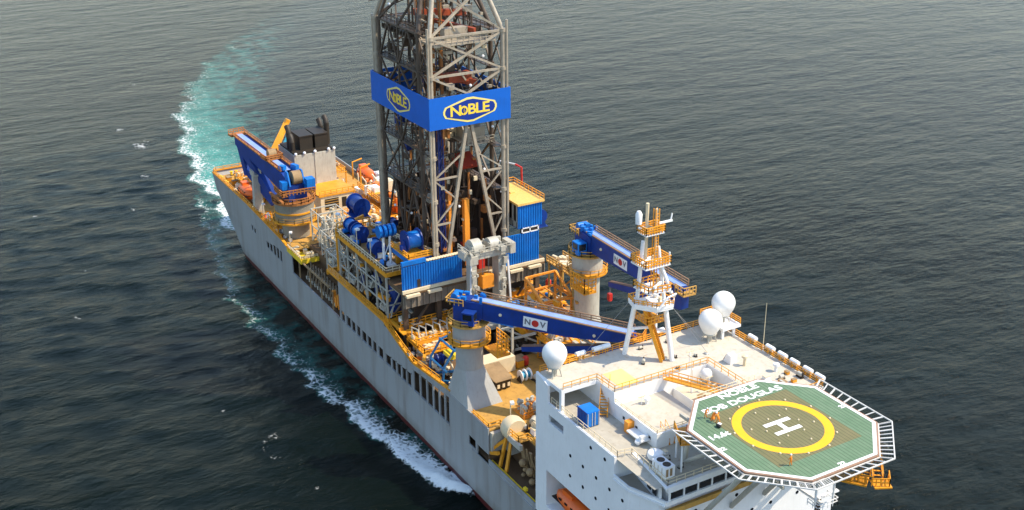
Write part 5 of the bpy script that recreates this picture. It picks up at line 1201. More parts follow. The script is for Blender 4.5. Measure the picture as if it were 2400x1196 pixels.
    for i in range(6):
        a = 2*math.pi*(i+.2)/6; m = MB(); m.sphere((HX+4.7*math.cos(a), 4.7*math.sin(a), HZ+.06), .16, 8); m.build('deck_light', CREAM, t, smooth=True)
    for p, q in ((111.5, -.6), (111.5, 1.5), (113.8, -2.9), (113.8, 3.0), (116.2, -1.2), (116.2, 1.8)):
        m = MB(); m.sphere((p, q, HZ+.06), .15, 8); m.build('deck_light', CREAM, t, smooth=True)
    # gutter edge and safety net frames
    m = MB(); o = octo(A+.12)
    for i in range(8): m.bar((*o[i], HZ-.12), (*o[(i+1) % 8], HZ-.12), .22, .2)
    m.build('edge_gutter', paint('rusty_gutter', (.34, .20, .13), .6, .2, amt=.3), t)
    oi, oo = octo(A+.35), octo(A+2.0, C+.10)
    f = MB(); nt = MB()
    for i in range(8):
        if i in (0, 1, 2): continue
        a0, a1, b0, b1 = [V3((*q, 0)) for q in (oi[i], oi[(i+1) % 8], oo[i], oo[(i+1) % 8])]
        zi, zo = HZ-.35, HZ+.05; n = 8 if i % 2 else 6; n = 9
        up_i = Vector((0, 0, zi)); up_o = Vector((0, 0, zo))
        f.bar(b0+up_o, b1+up_o, .16); f.bar(a0+up_i, a1+up_i, .16)
        for k in range(n+1): p = a0.lerp(a1, k/n)+up_i; q = b0.lerp(b1, k/n)+up_o; f.bar(p, q, .26 if k % 2 == 0 else .16, .10)
        for k in range(1, 5): nt.bar(a0.lerp(b0, k/5)+Vector((0, 0, zi+.4*k/5-.12)), a1.lerp(b1, k/5)+Vector((0, 0, zi+.4*k/5-.12)), .05)
        for k in range(n*4): p = a0.lerp(a1, k/n/4)+up_i; q = b0.lerp(b1, k/n/4)+up_o; nt.bar(p-Vector((0, 0, .12)), q-Vector((0, 0, .12)), .045)
    f.build('net_frame', paint('weathered_white', (.62, .61, .57), .6, .1, amt=.3), t); nt.build('safety_net', paint('net_green_black', (.03, .045, .035), .8, .1), t)
    # supporting truss
    m = MB()
    for y in (-9.5, -3.2, 3.2, 9.5):
        m.tube((108.2, y, 23.5), (118.5, y, HZ-.9), .38, 10); m.tube((108.2, y, 29.3) if abs(y) > 15 else (104.5, y, 31.3), (105.5, y, HZ-.9), .34, 10); m.tube((104.5, y, 31.3), (113.0, y, HZ-.9), .3, 10)
        m.bar((103, y, HZ-.75), (124.5, y, HZ-.75), .35, .5)
    for x in (105, 109.5, 114, 118.5, 122.5): m.bar((x, -10.5 if abs(x-114) < 6 else -6.5, HZ-.75), (x, 10.5 if abs(x-114) < 6 else 6.5, HZ-.75), .3, .45)
    for y0, y1 in ((-9.5, -3.2), (3.2, 9.5)): m.tube((113, y0, 31.2), (118.3, y1, HZ-1), .2, 8); m.tube((113, y1, 31.2), (118.3, y0, HZ-1), .2, 8)
    m.build('support_strut', LGREY, t)
    m = MB(); m.rail([(101.7, -5.5, HZ-.2), (101.7, 5.5, HZ-.2)], h=1.0, sp=1.1, w=.06); m.build('aft_rail', CREAM, t)
helideck()

# ------------------------------------------------------------------ people
def person(loc, face, label, bend=0., arms=((.12, -.25), (.12, -.25)), stride=.12, hat=WHITE):
    t = thing('person', label, 'person', loc)
    V = []; Rr = []; E = []
    def add(p, r, par=None):
        V.append(Vector(p)); Rr.append(r); i = len(V)-1
        if par is not None: E.append((par, i))
        return i
    B = Matrix.Rotation(bend, 3, 'Y'); hip = Vector((0, 0, .92))
    def up_(x, y, z): return hip+B@(Vector((x, y, z))-hip)
    pel = add((0, 0, .92), .155)
    ab = add(up_(0, 0, 1.10), .14, pel); ch = add(up_(0, 0, 1.32), .165, ab); nk = add(up_(.01, 0, 1.49), .065, ch); hd = add(up_(.03, 0, 1.60), .095, nk); top = add(up_(.03, 0, 1.72), .085, hd); nose = add(up_(.13, 0, 1.61), .022, hd)
    hands = []
    for s, (ax, az) in zip((-1, 1), arms):
        sh = add(up_(0, s*.19, 1.43), .068, ch); el = add(up_(ax*.9+.02, s*.27, 1.43+az*1.05), .052, sh); wr = add(up_(ax*2.2+.05, s*.25, 1.43+az*2.0), .036, el)
        d = (V[wr]-V[el]).normalized(); side = Vector((0, s, 0))
        pm = add(V[wr]+d*.075, .034, wr); hands.append(wr)
        for k in range(4):
            a = add(V[pm]+d*.045+Vector((.018, 0, 0))*(k-1.5)*1.6, .010, pm); add(V[a]+d*(.032, .042, .04, .028)[k]-side*.012, .008, a)
        a = add(V[wr]+d*.035+Vector((.035, 0, 0)), .011, wr); add(V[a]+d*.04+Vector((.015, 0, 0)), .009, a)
        ft = 1 if s > 0 else -1
        th = add((0, s*.095, .86), .092, pel); kn = add((ft*stride*.5+.03, s*.11, .48), .066, th); an = add((ft*stride, s*.11, .09), .048, kn); add((ft*stride+.19, s*.12, .045), .040, an)
    me = bpy.data.meshes.new('body'); me.from_pydata(V, E, []); o = bpy.data.objects.new('body', me); COL.objects.link(o)
    o.modifiers.new('Skin', 'SKIN'); sv = me.skin_vertices[0].data
    for i, r in enumerate(Rr): sv[i].radius = (r, r); sv[i].use_root = (i == 0)
    o.modifiers.new('Subdivision', 'SUBSURF').levels = 1
    bpy.context.view_layer.update()
    m2 = bpy.data.meshes.new_from_object(o.evaluated_get(bpy.context.evaluated_depsgraph_get())); m2.name = 'body'
    o.modifiers.clear(); o.data = m2; bpy.data.meshes.remove(me)
    m2.materials.clear(); m2.materials.append(WORKWEAR); m2.materials.append(SKIN); m2.materials.append(BLACK)
    hc = V[hd]
    for p in m2.polygons:
        p.use_smooth = True; c = p.center
        if (c-hc).length < .17 or any((c-V[w]).length < .14 for w in hands) and min((c-V[w]).length for w in hands) < .14 and any((c-V[w]).dot((V[w]-hip)) > -.02 for w in hands if (c-V[w]).length < .16): p.material_index = 1
        elif c.z < .11: p.material_index = 2
    o.parent = t
    m = MB(); q = V[top]; m.lathe([(.15, -.02), (.125, 0), (.12, .05), (.075, .10), (.005, .115)], tuple(q), 16); h = m.build('helmet', hat, None, smooth=True); h.parent = t
    m = MB(); [m.sphere(tuple(V[hd]+B@Vector((.085, s*.035, .03))), .014, 6) for s in (-1, 1)]; [setattr(e, 'parent', t) for e in m.each('eye', BLACK, None)]
    t.rotation_euler = (0, 0, face)
    return t
HZ = 39.155
person((121.9, -6.0, HZ), R(200), 'person in orange coveralls standing alone near the forward edge of the helideck', 0.05)
person((106.6, -7.9, HZ), R(20), 'person in orange standing aft of the two stooping crew at the helideck corner', .25, ((.25, -.18), (.2, -.2)))
person((107.7, -7.6, HZ), R(60), 'person in orange stooping over the orange foam monitor at the helideck corner', .75, ((.22, -.24), (.22, -.24)), .2)
person((108.7, -7.3, HZ), R(190), 'person in orange bending right beside the dark kit bag on the helideck', .55, ((.2, -.24), (.2, -.22)), .25)
t = thing('kit_bag', 'dark kit bag with white flap lying on the green helideck by the crouching crew', 'bag', (109.5, -7.9, HZ))
m = MB(); m.sphere((109.5, -7.9, HZ+.27), .42, 12, (1.1, .8, .65)); m.build('bag', BLACK, t, smooth=True); m = MB(); m.box((109.45, -7.7, HZ+.5), (.5, .45, .08), .3); m.build('flap', WHITE, t)
t = thing('hose_monitor', 'orange foam monitor nozzle beside the orange clad crew on the helideck', 'fire monitor', (107.2, -7.0, HZ))
m = MB(); m.lathe([(.35, HZ), (.3, HZ+.12), (.12, HZ+.2), (.12, HZ+.8)], (107.2, -7.0, 0), 12); m.tube((107.2, -7.0, HZ+.8), (107.9, -6.6, HZ+1.1), .12, 8); m.build('nozzle', WORKWEAR, t, smooth=True)
t = thing('fire_monitor', 'red fire monitor on the amber landing beside the starboard corner of the helideck', 'fire monitor', (104.6, -9.2, 36.0))
m = MB(); m.tube((104.6, -9.2, 36.1), (104.6, -9.2, 37.2), .3, 10); m.tube((104.6, -9.2, 37.2), (105.3, -9.8, 37.6), .2, 8); m.build('nozzle', RED, t, smooth=True)
m = MB(); m.prism([(102.6, -10.2), (106.6, -12.2), (107.2, -10.8), (103.2, -8.2)], 'z', 35.9, 36.1); m.rail([(102.6, -10.2, 36.1), (106.6, -12.2, 36.1), (107.2, -10.8, 36.1)], h=1.2, sp=.9, w=.11); m.build('landing', AMBER, t)
m = MB(); [m.tube((x, y, 31.3), (x, y, 35.9), .15, 8) for x, y in ((103, -9.9), (106.4, -11.6))]; m.each('stand', WHITE, t)

# ================================================================== gear on the decks
t = thing('waste_skip', 'rusty brown skip with sloping lid on the tan main deck by the crane foot', 'skip', (47.6, -8.6, 16.2))
m = MB(); m.prism([(45.8, 16.3), (49.6, 16.3), (50.2, 18.2), (45.2, 18.2)], 'y', -10.2, -6.9); m.build('bin', SOOT, t); m = MB(); m.box((47.2, -8.4, 18.9), (5.0, 3.9, .22), 0, (R(10), 'Y')); m.box((48.4, -8.6, 18.4), (4.2, 3.6, .12), 0, (R(-6), 'Y')); m.build('lid', TARP, t)
m = MB(); [m.box((50.02-.0, y, 17.4), (.3, .5, .8)) for y in (-9.6, -8.5, -7.4)]; m.each('label_plate', CREAM, t)
t = thing('deck_container', 'long cream low deckhouse container behind the rusty skip', 'container', (43.5, -6.5, 16.2))
m = MB(); m.bb(41.0, 44.4, -11.5, -2.6, 16.3, 19.4); m.build('shell', CREAM, t); m = MB(); m.bb(44.4, 44.46, -9.5, -8.2, 16.4, 18.6); m.build('door', TARP, t)
def drum_reel(p, label, mats=(TEAL, WHITE)):
    t = thing('hose_reel', label, 'hose reel', p)
    m = MB(); m.lathe([(.1, -1.0), (.7, -1.0), (.7, 1.0), (.1, 1.0)], (p[0], p[1], p[2]+1.2), 16, 'y'); m.build('drum', mats[0], t, smooth=True)
    m = MB(); [m.lathe([(.1, y-.08), (1.15, y-.08), (1.15, y+.08), (.1, y+.08)], (p[0], p[1], p[2]+1.2), 18, 'y') for y in (-1, 0, 1)]; m.build('flange', mats[1], t, smooth=True)
    m = MB(); [m.prism([(p[0]-1, p[2]), (p[0]+1, p[2]), (p[0], p[2]+1.3)], 'y', p[1]+y-.08, p[1]+y+.08) for y in (-1.2, 1.2)]; m.each('stand', DARK, t)
drum_reel((48.6, -3.0, 16.2), 'blue and white hose reel on the tan main deck beside the bridge block')
drum_reel((34.4, -13.6, 16.2), 'deep blue hose reel inboard of the stepped amber gunwale', (DBLUE, DBLUE))
drum_reel((66.0, -10.4, 16.2), 'teal reel at the deck edge just aft of the bridge block wall', (TEAL, CREAM))
def barrel(p, label, mat=RED, grp='red deck cylinders'):
    t = thing('pressure_cylinder', label, 'cylinder', p, grp); m = MB(); m.lathe([(.5, p[2]+.2), (.62, p[2]+.4), (.62, p[2]+1.7), (.4, p[2]+2.0), (.15, p[2]+2.15)], (p[0], p[1], 0), 14); m.build('shell', mat, t, smooth=True); m = MB(); m.tube(p, V3(p)+Vector((0, 0, .25)), .5, 12); m.build('foot', DARK, t)
barrel((43.6, 0.2, 16.2), 'red pressure cylinder by the dark pit next to the hose reel')
barrel((23.0, 18.3, 20.6), 'red pressure cylinder on the amber deck forward of the blue cabin')
t = thing('manifold_skid', 'cluster of grey valves and yellow pipes on a skid against the white bridge block wall', 'manifold', (58.5, -8.3, 16.2))
m = MB()
for i in range(16): p = (57.2+rnd.random()*3.2, -10.4+rnd.random()*3.8, 16.4); m.tube(p, V3(p)+Vector((0, 0, rnd.uniform(1, 2.4))), rnd.uniform(.15, .4), 8); m.sphere((p[0], p[1], p[2]+1.6), .4, 8)
m.build('valve', LGREY, t, smooth=True)
m = MB(); m.bb(57, 61, -10.6, -6.4, 16.22, 16.45)
for i in range(6): m.path([(57.2, -10+i*.7, 17), (59, -10+i*.7, 17.8), (60.8, -10+i*.7, 17.2)], .16)
m.rail([(57, -6, 16.3), (61, -6, 16.3), (61, -10.6, 16.3)], h=1.2, sp=.9, w=.1); m.build('skid_frame', SAFETY, t)
t = thing('mooring_winch', 'big white faced mooring winch with amber fairlead over the open starboard side recess', 'winch', (63.5, -14.6, 14.5))
m = MB(); m.lathe([(.2, -1.2), (2.0, -1.2), (2.2, -.6), (2.2, .6), (2.0, 1.2), (.2, 1.2)], (63.0, -14.0, 16.6), 24, 'x'); m.build('drum', CREAM, t, smooth=True)
m = MB(); m.bb(61.8, 64.2, -15.0, -13.2, 12, 15.6); m.bb(64.0, 68.2, -15.8, -15.2, 15.2, 16.2); m.bb(60.9, 61.7, -17.6, -14, 12, 15.8); m.build('base', LGREY, t)
m = MB(); m.bar((61.2, -17.4, 12.4), (63.4, -15.4, 15.2), .5); m.bar((63.4, -17.0, 9.8), (63.2, -15.6, 15.2), .5); m.bar((65.4, -16.9, 9.8), (64.6, -15.4, 15.2), .5); m.bar((61, -17.5, 11.6), (63.6, -17.4, 12.8), .55); m.build('fairlead_arm', AMBER, t)
t = thing('recess_pipework', 'brown tangle of pipes and tanks inside the open starboard side recess', 'pipework', (70, -15, 9.6))
m = MB()
for i in range(12): x = 65+rnd.random()*11; m.path([(x, -13.6, 10), (x+.3, -14.2, 12.5), (x+rnd.uniform(-1, 1), -14.6, 15.4)], rnd.uniform(.1, .25))
for i in range(8): m.sphere((rnd.uniform(66, 76), -15, rnd.uniform(10, 13)), rnd.uniform(.3, .8), 8)
m.build('pipe', TARP, t, smooth=True)
m = MB(); m.bar((61, -17.3, 9.9), (76, -17.3, 9.9), .25, .25); m.box((72.5, -17.2, 10.5), (.8, .5, .5)); m.build('valve_chest', YELLOW, t)

# goosenecks and hoses in the big starboard opening
t = thing('gooseneck_hoses', 'row of grey brown curved gooseneck hoses hanging in the large opening of the starboard side', 'hoses', (-22, -16, 9.6))
m = MB()
for i in range(15):
    x = -34+i*1.78; h = 13.2+rnd.uniform(-.5, .8)
    m.path([(x, -14, 10.4), (x+.1, -14.2, h-.5)]+[(x+1.5-1.5*math.cos(a), -14.6-1.4*math.sin(a/2), h+1.3*math.sin(a)) for a in [math.pi*k/7 for k in range(8)]]+[(x+3.1, -16.6, 10.2)], .21, 7)
m.build('hose', paint('hose_brown_grey', (.17, .125, .075), .6, .2, amt=.5), t, smooth=True)
m = MB()
for i in range(15): x = -34+i*1.78; m.box((x, -14.2, 10.9), (.8, .8, .9)); m.box((x+3.0, -16.5, 10.4), (.5, .6, .8))
m.each('coupling', LGREY, t)
m = MB()
for x in (-33, -26, -19, -12): m.bar((x, -17.6, 9.7), (x, -17.6, 14.3), .3)
m.bar((-36.8, -17.5, 14.4), (-14, -17.5, 14.6), .35); m.build('rack_post', TARP, t)
m = MB()
for i in range(5): m.bb(-14.5+i*1.4, -13.6+i*1.4, -16.8, -16.0, 10, 13.5-(i % 2))
m.build('amber_panel', SAFETY, t)
t = thing('loading_station', 'bright yellow loading platform overhanging the aft end of the hose opening', 'platform', (-36, -15.5, 14.5))
m = MB(); m.bb(-40.2, -30.6, -17.9, -13.4, 14.35, 14.6); m.bb(-40.2, -30.6, -18.05, -17.9, 14.3, 15.5); m.bb(-30.6, -30.4, -18, -13.4, 14.3, 15.4); m.build('platform', YELLOW, t)
m = MB(); m.rail([(-40, -17.8, 15.5), (-30.7, -17.8, 15.4), (-30.7, -13.6, 15.4)], h=.7, sp=1.0, w=.1)
for i in range(7): m.box((rnd.uniform(-39.5, -31.5), rnd.uniform(-17.2, -14), 15.2), (rnd.uniform(.6, 1.4), rnd.uniform(.5, 1.2), rnd.uniform(.6, 1.6)))
m.build('platform_gear', CREAM, t)
# riser / pipe racks aft of the drill floor
def pipe_rack(x0, x1, y0, y1, z0, z1, label, mat, n):
    t = thing('riser_rack', label, 'pipe rack', ((x0+x1)/2, (y0+y1)/2, z0), 'grey riser and pipe racks')
    m = MB()
    for x in (x0, (x0+x1)/2, x1):
        for y in (y0, y1): m.bar((x, y, z0), (x, y, z1), .3)
        m.bar((x, y0, z1), (x, y1, z1), .25)
    for z in (z0+2, (z0+z1)/2, z1): m.bar((x0, y0, z), (x1, y0, z), .2); m.bar((x0, y1, z), (x1, y1, z), .2)
    m.bar((x0, y0, z0), (x1, y0, z1), .18); m.build('frame', LGREY, t)
    m = MB()
    for i in range(n):
        x, y = rnd.uniform(x0, x1), rnd.uniform(y0, y1); h = rnd.uniform(z0+2, z1+1.6)
        m.path([(x, y, z0), (x+.1, y, h-1), (x+rnd.uniform(-1, 1), y+rnd.uniform(-1, 1), h)], rnd.uniform(.14, .32), 7); m.tube((x, y, h-2.2), (x, y, h-1.6), .5, 8)
    m.build('riser', mat, t, smooth=True)
    m = MB()
    for i in range(n//2): m.box((rnd.uniform(x0, x1), rnd.uniform(y0, y1), rnd.uniform(z0+.5, z1)), (rnd.uniform(.4, 1.1),)*3, rnd.random())
    m.each('clamp', CREAM, t)
pipe_rack(-39, -30, -11.5, -5, 16.2, 24.5, 'pale riser rack right beside the stern crane pedestal', LGREY, 34)
pipe_rack(-29, -20, -13, -6, 16.2, 22.5, 'middle rack of tangled pale pipes between stern crane and winch platform', STEEL, 38)
pipe_rack(-19.5, -11, -15.5, -9, 16.2, 21.5, 'rack of pale pipes against the amber end frame of the winch platform', LGREY, 34)
pipe_rack(-30, -14, -4, 6, 16.2, 20.5, 'wide inboard pipe rack in the middle of the ship aft of the derrick', STEEL, 46)
# port side works aft of the derrick
t = thing('port_module', 'busy amber and white process module on the port side aft of the derrick', 'process module', (-50, 13, 15.6))
m = MB(); m.bb(-62, -30, 8.5, 17.6, 17.5, 18.0); m.bb(-58, -40, 9, 16, 20.6, 20.9); m.rail([(-62, 8.6, 18), (-30, 8.6, 18)], h=1.2, sp=1.5, w=.15); m.rail([(-58, 9, 20.9), (-40, 9, 20.9), (-40, 16, 20.9)], h=1.2, sp=1.5, w=.15)
for x in (-61, -52, -43, -34):
    for y in (9, 17): m.bar((x, y, 15.7), (x, y, 20.6), .4)
m.build('frame', AMBER, t)
m = MB()
for i in range(26): m.box((rnd.uniform(-62, -32), rnd.uniform(9, 17), rnd.choice([18.6, 21.4])), (rnd.uniform(.8, 3), rnd.uniform(.6, 2), rnd.uniform(.8, 2.4)), rnd.choice([0, 0, .2]))
m.each('cabinet', WHITE, t)
m = MB()
for i in range(26): x = rnd.uniform(-62, -32); y = rnd.uniform(9, 17); z = rnd.choice([18, 20.9]); m.path([(x, y, z), (x, y, z+1.6), (x+rnd.uniform(-3, 3), y, z+2.2)], rnd.uniform(.12, .35))
m.each('pipe', CREAM, t, smooth=True)
m = MB()
for i in range(13): m.box((rnd.uniform(-60, -34), rnd.uniform(9, 16), rnd.choice([18.7, 21.5])), (rnd.uniform(.5, 1.8),)*3, rnd.random())
m.each('orange_valve_box', ORANGE, t)
t = thing('crane_post', 'cream twin drum winch on an orange base, on the port side aft of the derrick', 'winch', (-42, 14, 21))
m = MB(); m.lathe([(.2, -1.4), (1.5, -1.4), (1.5, 1.4), (.2, 1.4)], (-46, 13, 24.2), 18, 'x'); m.lathe([(.2, -1.2), (1.3, -1.2), (1.3, 1.2), (.2, 1.2)], (-41, 13, 23.8), 18, 'x'); m.each('drum', CREAM, t, smooth=True)
m = MB(); m.bb(-48.5, -39, 11.6, 14.6, 21, 22.6); m.build('base', ORANGE, t)

# forward starboard working area: amber V frame, hose frames
t = thing('amber_working_frame', 'amber working frame with diagonal braces between the stepped gunwale and the crane', 'frame', (25, -12, 15.3))
m = MB(); m.bb(22.4, 31.5, -15.8, -9.5, 17.2, 17.5)
for a, b in (((22.6, -15.5, 19.2), (29.6, -11.5, 17.6)), ((24.0, -9.8, 19.2), (29.8, -11.5, 17.6)), ((22.6, -13, 17.6), (27, -10, 18.8))): m.bar(a, b, .7, .4)
m.rail([(22.5, -15.7, 17.5), (31.4, -15.7, 17.5), (31.4, -9.6, 17.5)], h=1.2, sp=1.2, w=.14); m.bar((31.4, -15.7, 17.4), (33.2, -17, 15.4), .6)
for x in (23, 31): m.bar((x, -15.5, 14.2), (x, -15.5, 17.2), .4); m.bar((x, -9.8, 14.2), (x, -9.8, 17.2), .4)
m.build('frame', AMBER, t)
m = MB()
for i in range(22): m.box((rnd.uniform(23, 31), rnd.uniform(-15, -10), 17.9), (rnd.uniform(.4, 1.5), rnd.uniform(.4, 1.2), rnd.uniform(.4, 1.2)), rnd.random())
m.each('gear_box', CREAM, t)
m = MB(); m.bb(26.5, 32, -15.5, -13, 14.3, 16.8)
for i in range(8): m.path([(27+i*.7, -15.2, 14.3), (27+i*.7, -15.8, 16.2), (28+i*.7, -14.6, 17.0)], .18)
m.build('grey_manifold', LGREY, t)
t = thing('hose_handling_frame', 'teal blue tubular hose frame standing just aft of the grey crane pedestal', 'frame', (37, -13.4, 14.2))
m = MB()
for x in (34.2, 39.8):
    m.path([(x, -16.2, 14.2), (x-.6, -15.4, 18), (x+.2, -13.6, 21.6), (x+.6, -11.4, 22.2)], .26); m.path([(x, -11, 14.2), (x+.3, -11.4, 19), (x+.6, -11.4, 22.2)], .26)
for z, y in ((17.6, -15.5), (21.6, -13.6), (22.2, -11.4)): m.tube((34, y, z), (40.4, y, z), .24, 8)
m.bar((34, -16.2, 14.6), (40, -13, 17), .4); m.bar((37, -16, 14.3), (42, -14, 15.6), .5); m.build('tube_frame', paint('frame_teal_blue', (.02, .14, .32), .45, .15, amt=.2), t, smooth=True)
m = MB(); m.bb(35.4, 38.6, -13.6, -11.8, 18.8, 19.6); m.build('yellow_hood', YELLOW, t)
m = MB()
for i in range(10): a = 2*math.pi*i/10; m.path([(37+1.6*math.cos(a+k*.3), -13.2, 16.4+1.6*math.sin(a+k*.3)) for k in range(4)], .2)
for i in range(12): m.box((rnd.uniform(34.5, 42), rnd.uniform(-15.6, -11.5), rnd.uniform(14.6, 16.8)), (rnd.uniform(.4, 1.2),)*3, rnd.random())
m.each('hose_coil', CREAM, t, smooth=True)
t = thing('truss_stair', 'pale diagonal truss stair tower rising out of the dark pit behind the crane pedestal', 'stair tower', (39, 2.5, 16.2))
m = MB()
for k in range(3): m.bar((37, -1.5+k*.0, 16.4+k*2.6), (41.5, 3.8, 18.8+k*2.6), .5, .4); m.bar((40.8, 4.6, 16.4+k*2.6), (36.4, -1, 19+k*2.6), .3)
for x, y in ((36.4, -1.6), (41.6, 4.6), (36.4, 4.6), (41.6, -1.6)): m.bar((x, y, 16.2), (x, y, 25), .4)
m.build('truss', LGREY, t)
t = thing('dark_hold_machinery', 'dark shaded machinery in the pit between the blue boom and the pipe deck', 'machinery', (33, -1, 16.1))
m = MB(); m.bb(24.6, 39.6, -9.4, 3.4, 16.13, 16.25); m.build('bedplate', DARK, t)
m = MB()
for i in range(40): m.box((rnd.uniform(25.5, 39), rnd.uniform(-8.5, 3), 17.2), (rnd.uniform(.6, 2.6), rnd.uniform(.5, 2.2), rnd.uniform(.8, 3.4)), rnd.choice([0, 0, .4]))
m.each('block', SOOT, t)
t = thing('cherry_frame', 'bright orange open lattice handling frame on the pipe deck, between the two forward cranes', 'handling frame', (36.5, 10.5, 20))
m = MB(); X0, X1, Y0, Y1 = 33.4, 39.6, 6.4, 13.4
for x in (X0, X1):
    for y in (Y0, Y1): m.bar((x, y, 20), (x, y, 29.6 if x == X0 else 26.5), .42)
for z in (22.5, 26.5):
    for y in (Y0, Y1): m.bar((X0, y, z), (X1, y, z), .36)
    for x in (X0, X1): m.bar((x, Y0, z), (x, Y1, z), .36)
m.bar((X0, Y0, 29.6), (X1, Y0, 26.5), .5); m.bar((X0, Y1, 29.6), (X1, Y1, 26.5), .4); m.bar((X0, Y0, 29.6), (X0, Y1, 29.6), .36)
m.bar((X0, Y0, 20), (X1, Y0, 26.5), .32); m.bar((X0, Y1, 22.5), (X1, Y1, 26.5), .3); m.bar((X1, Y0, 26.5), (X1+9, Y0+2, 21.0), .5); m.bar((X1, Y1, 26.5), (X1+2.8, Y1+2.2, 26.8), .4); m.bar((X1, Y0+3.5, 26.5), (X1+2.8, Y1+2.2, 26.8), .4); m.bar((X1, Y0, 26.5), (X1, Y1, 22.5), .3)
for k in range(4): m.bar((X0, Y0+k*2.2, 26.5), (X1, Y0+k*2.2, 26.5), .22)
m.build('lattice', SAFETY, t)
m = MB()
for i in range(26): m.box((rnd.uniform(33, 42), rnd.uniform(6, 15), rnd.choice([20.6, 20.9, 23, 26.8])), (rnd.uniform(.4, 1.6), rnd.uniform(.4, 1.4), rnd.uniform(.4, 1.4)), rnd.random())
m.each('gear', AMBER, t)
m = MB(); m.bb(40.6, 43, 8.6, 11.4, 20, 21.8); m.bb(40.5, 43.1, 8.5, 11.5, 21.8, 22.1); m.build('cream_cabinet', CREAM, t)
t = thing('port_work_platform', 'amber work platform with brown frames hanging on the port crane pedestal', 'platform', (33, 16.5, 26))
m = MB(); m.bb(28, 38, 14.6, 18.8, 29.4, 29.7); m.rail([(28, 18.7, 29.7), (38, 18.7, 29.7), (38, 14.7, 29.7), (28, 14.7, 29.7)], h=1.2, sp=1.2, w=.16)
for x in (28.5, 33, 37.5): m.bar((x, 18.4, 20), (x, 18.4, 29.4), .35); m.bar((x, 15, 20), (x, 15, 29.4), .35)
m.bar((28.5, 15, 21), (37.5, 15, 29), .3); m.bar((37.8, 14.6, 27), (44, 11.8, 27), .5); m.bar((38, 14.6, 29.4), (43.5, 11.4, 24), .4); m.build('frame', TAN, t)
m = MB()
for i in range(14): m.box((rnd.uniform(28.5, 37.5), rnd.uniform(15, 18.4), 30.2), (rnd.uniform(.4, 1.6), rnd.uniform(.4, 1.2), rnd.uniform(.4, 1.4)), rnd.random())
m.each('gear', CREAM, t)

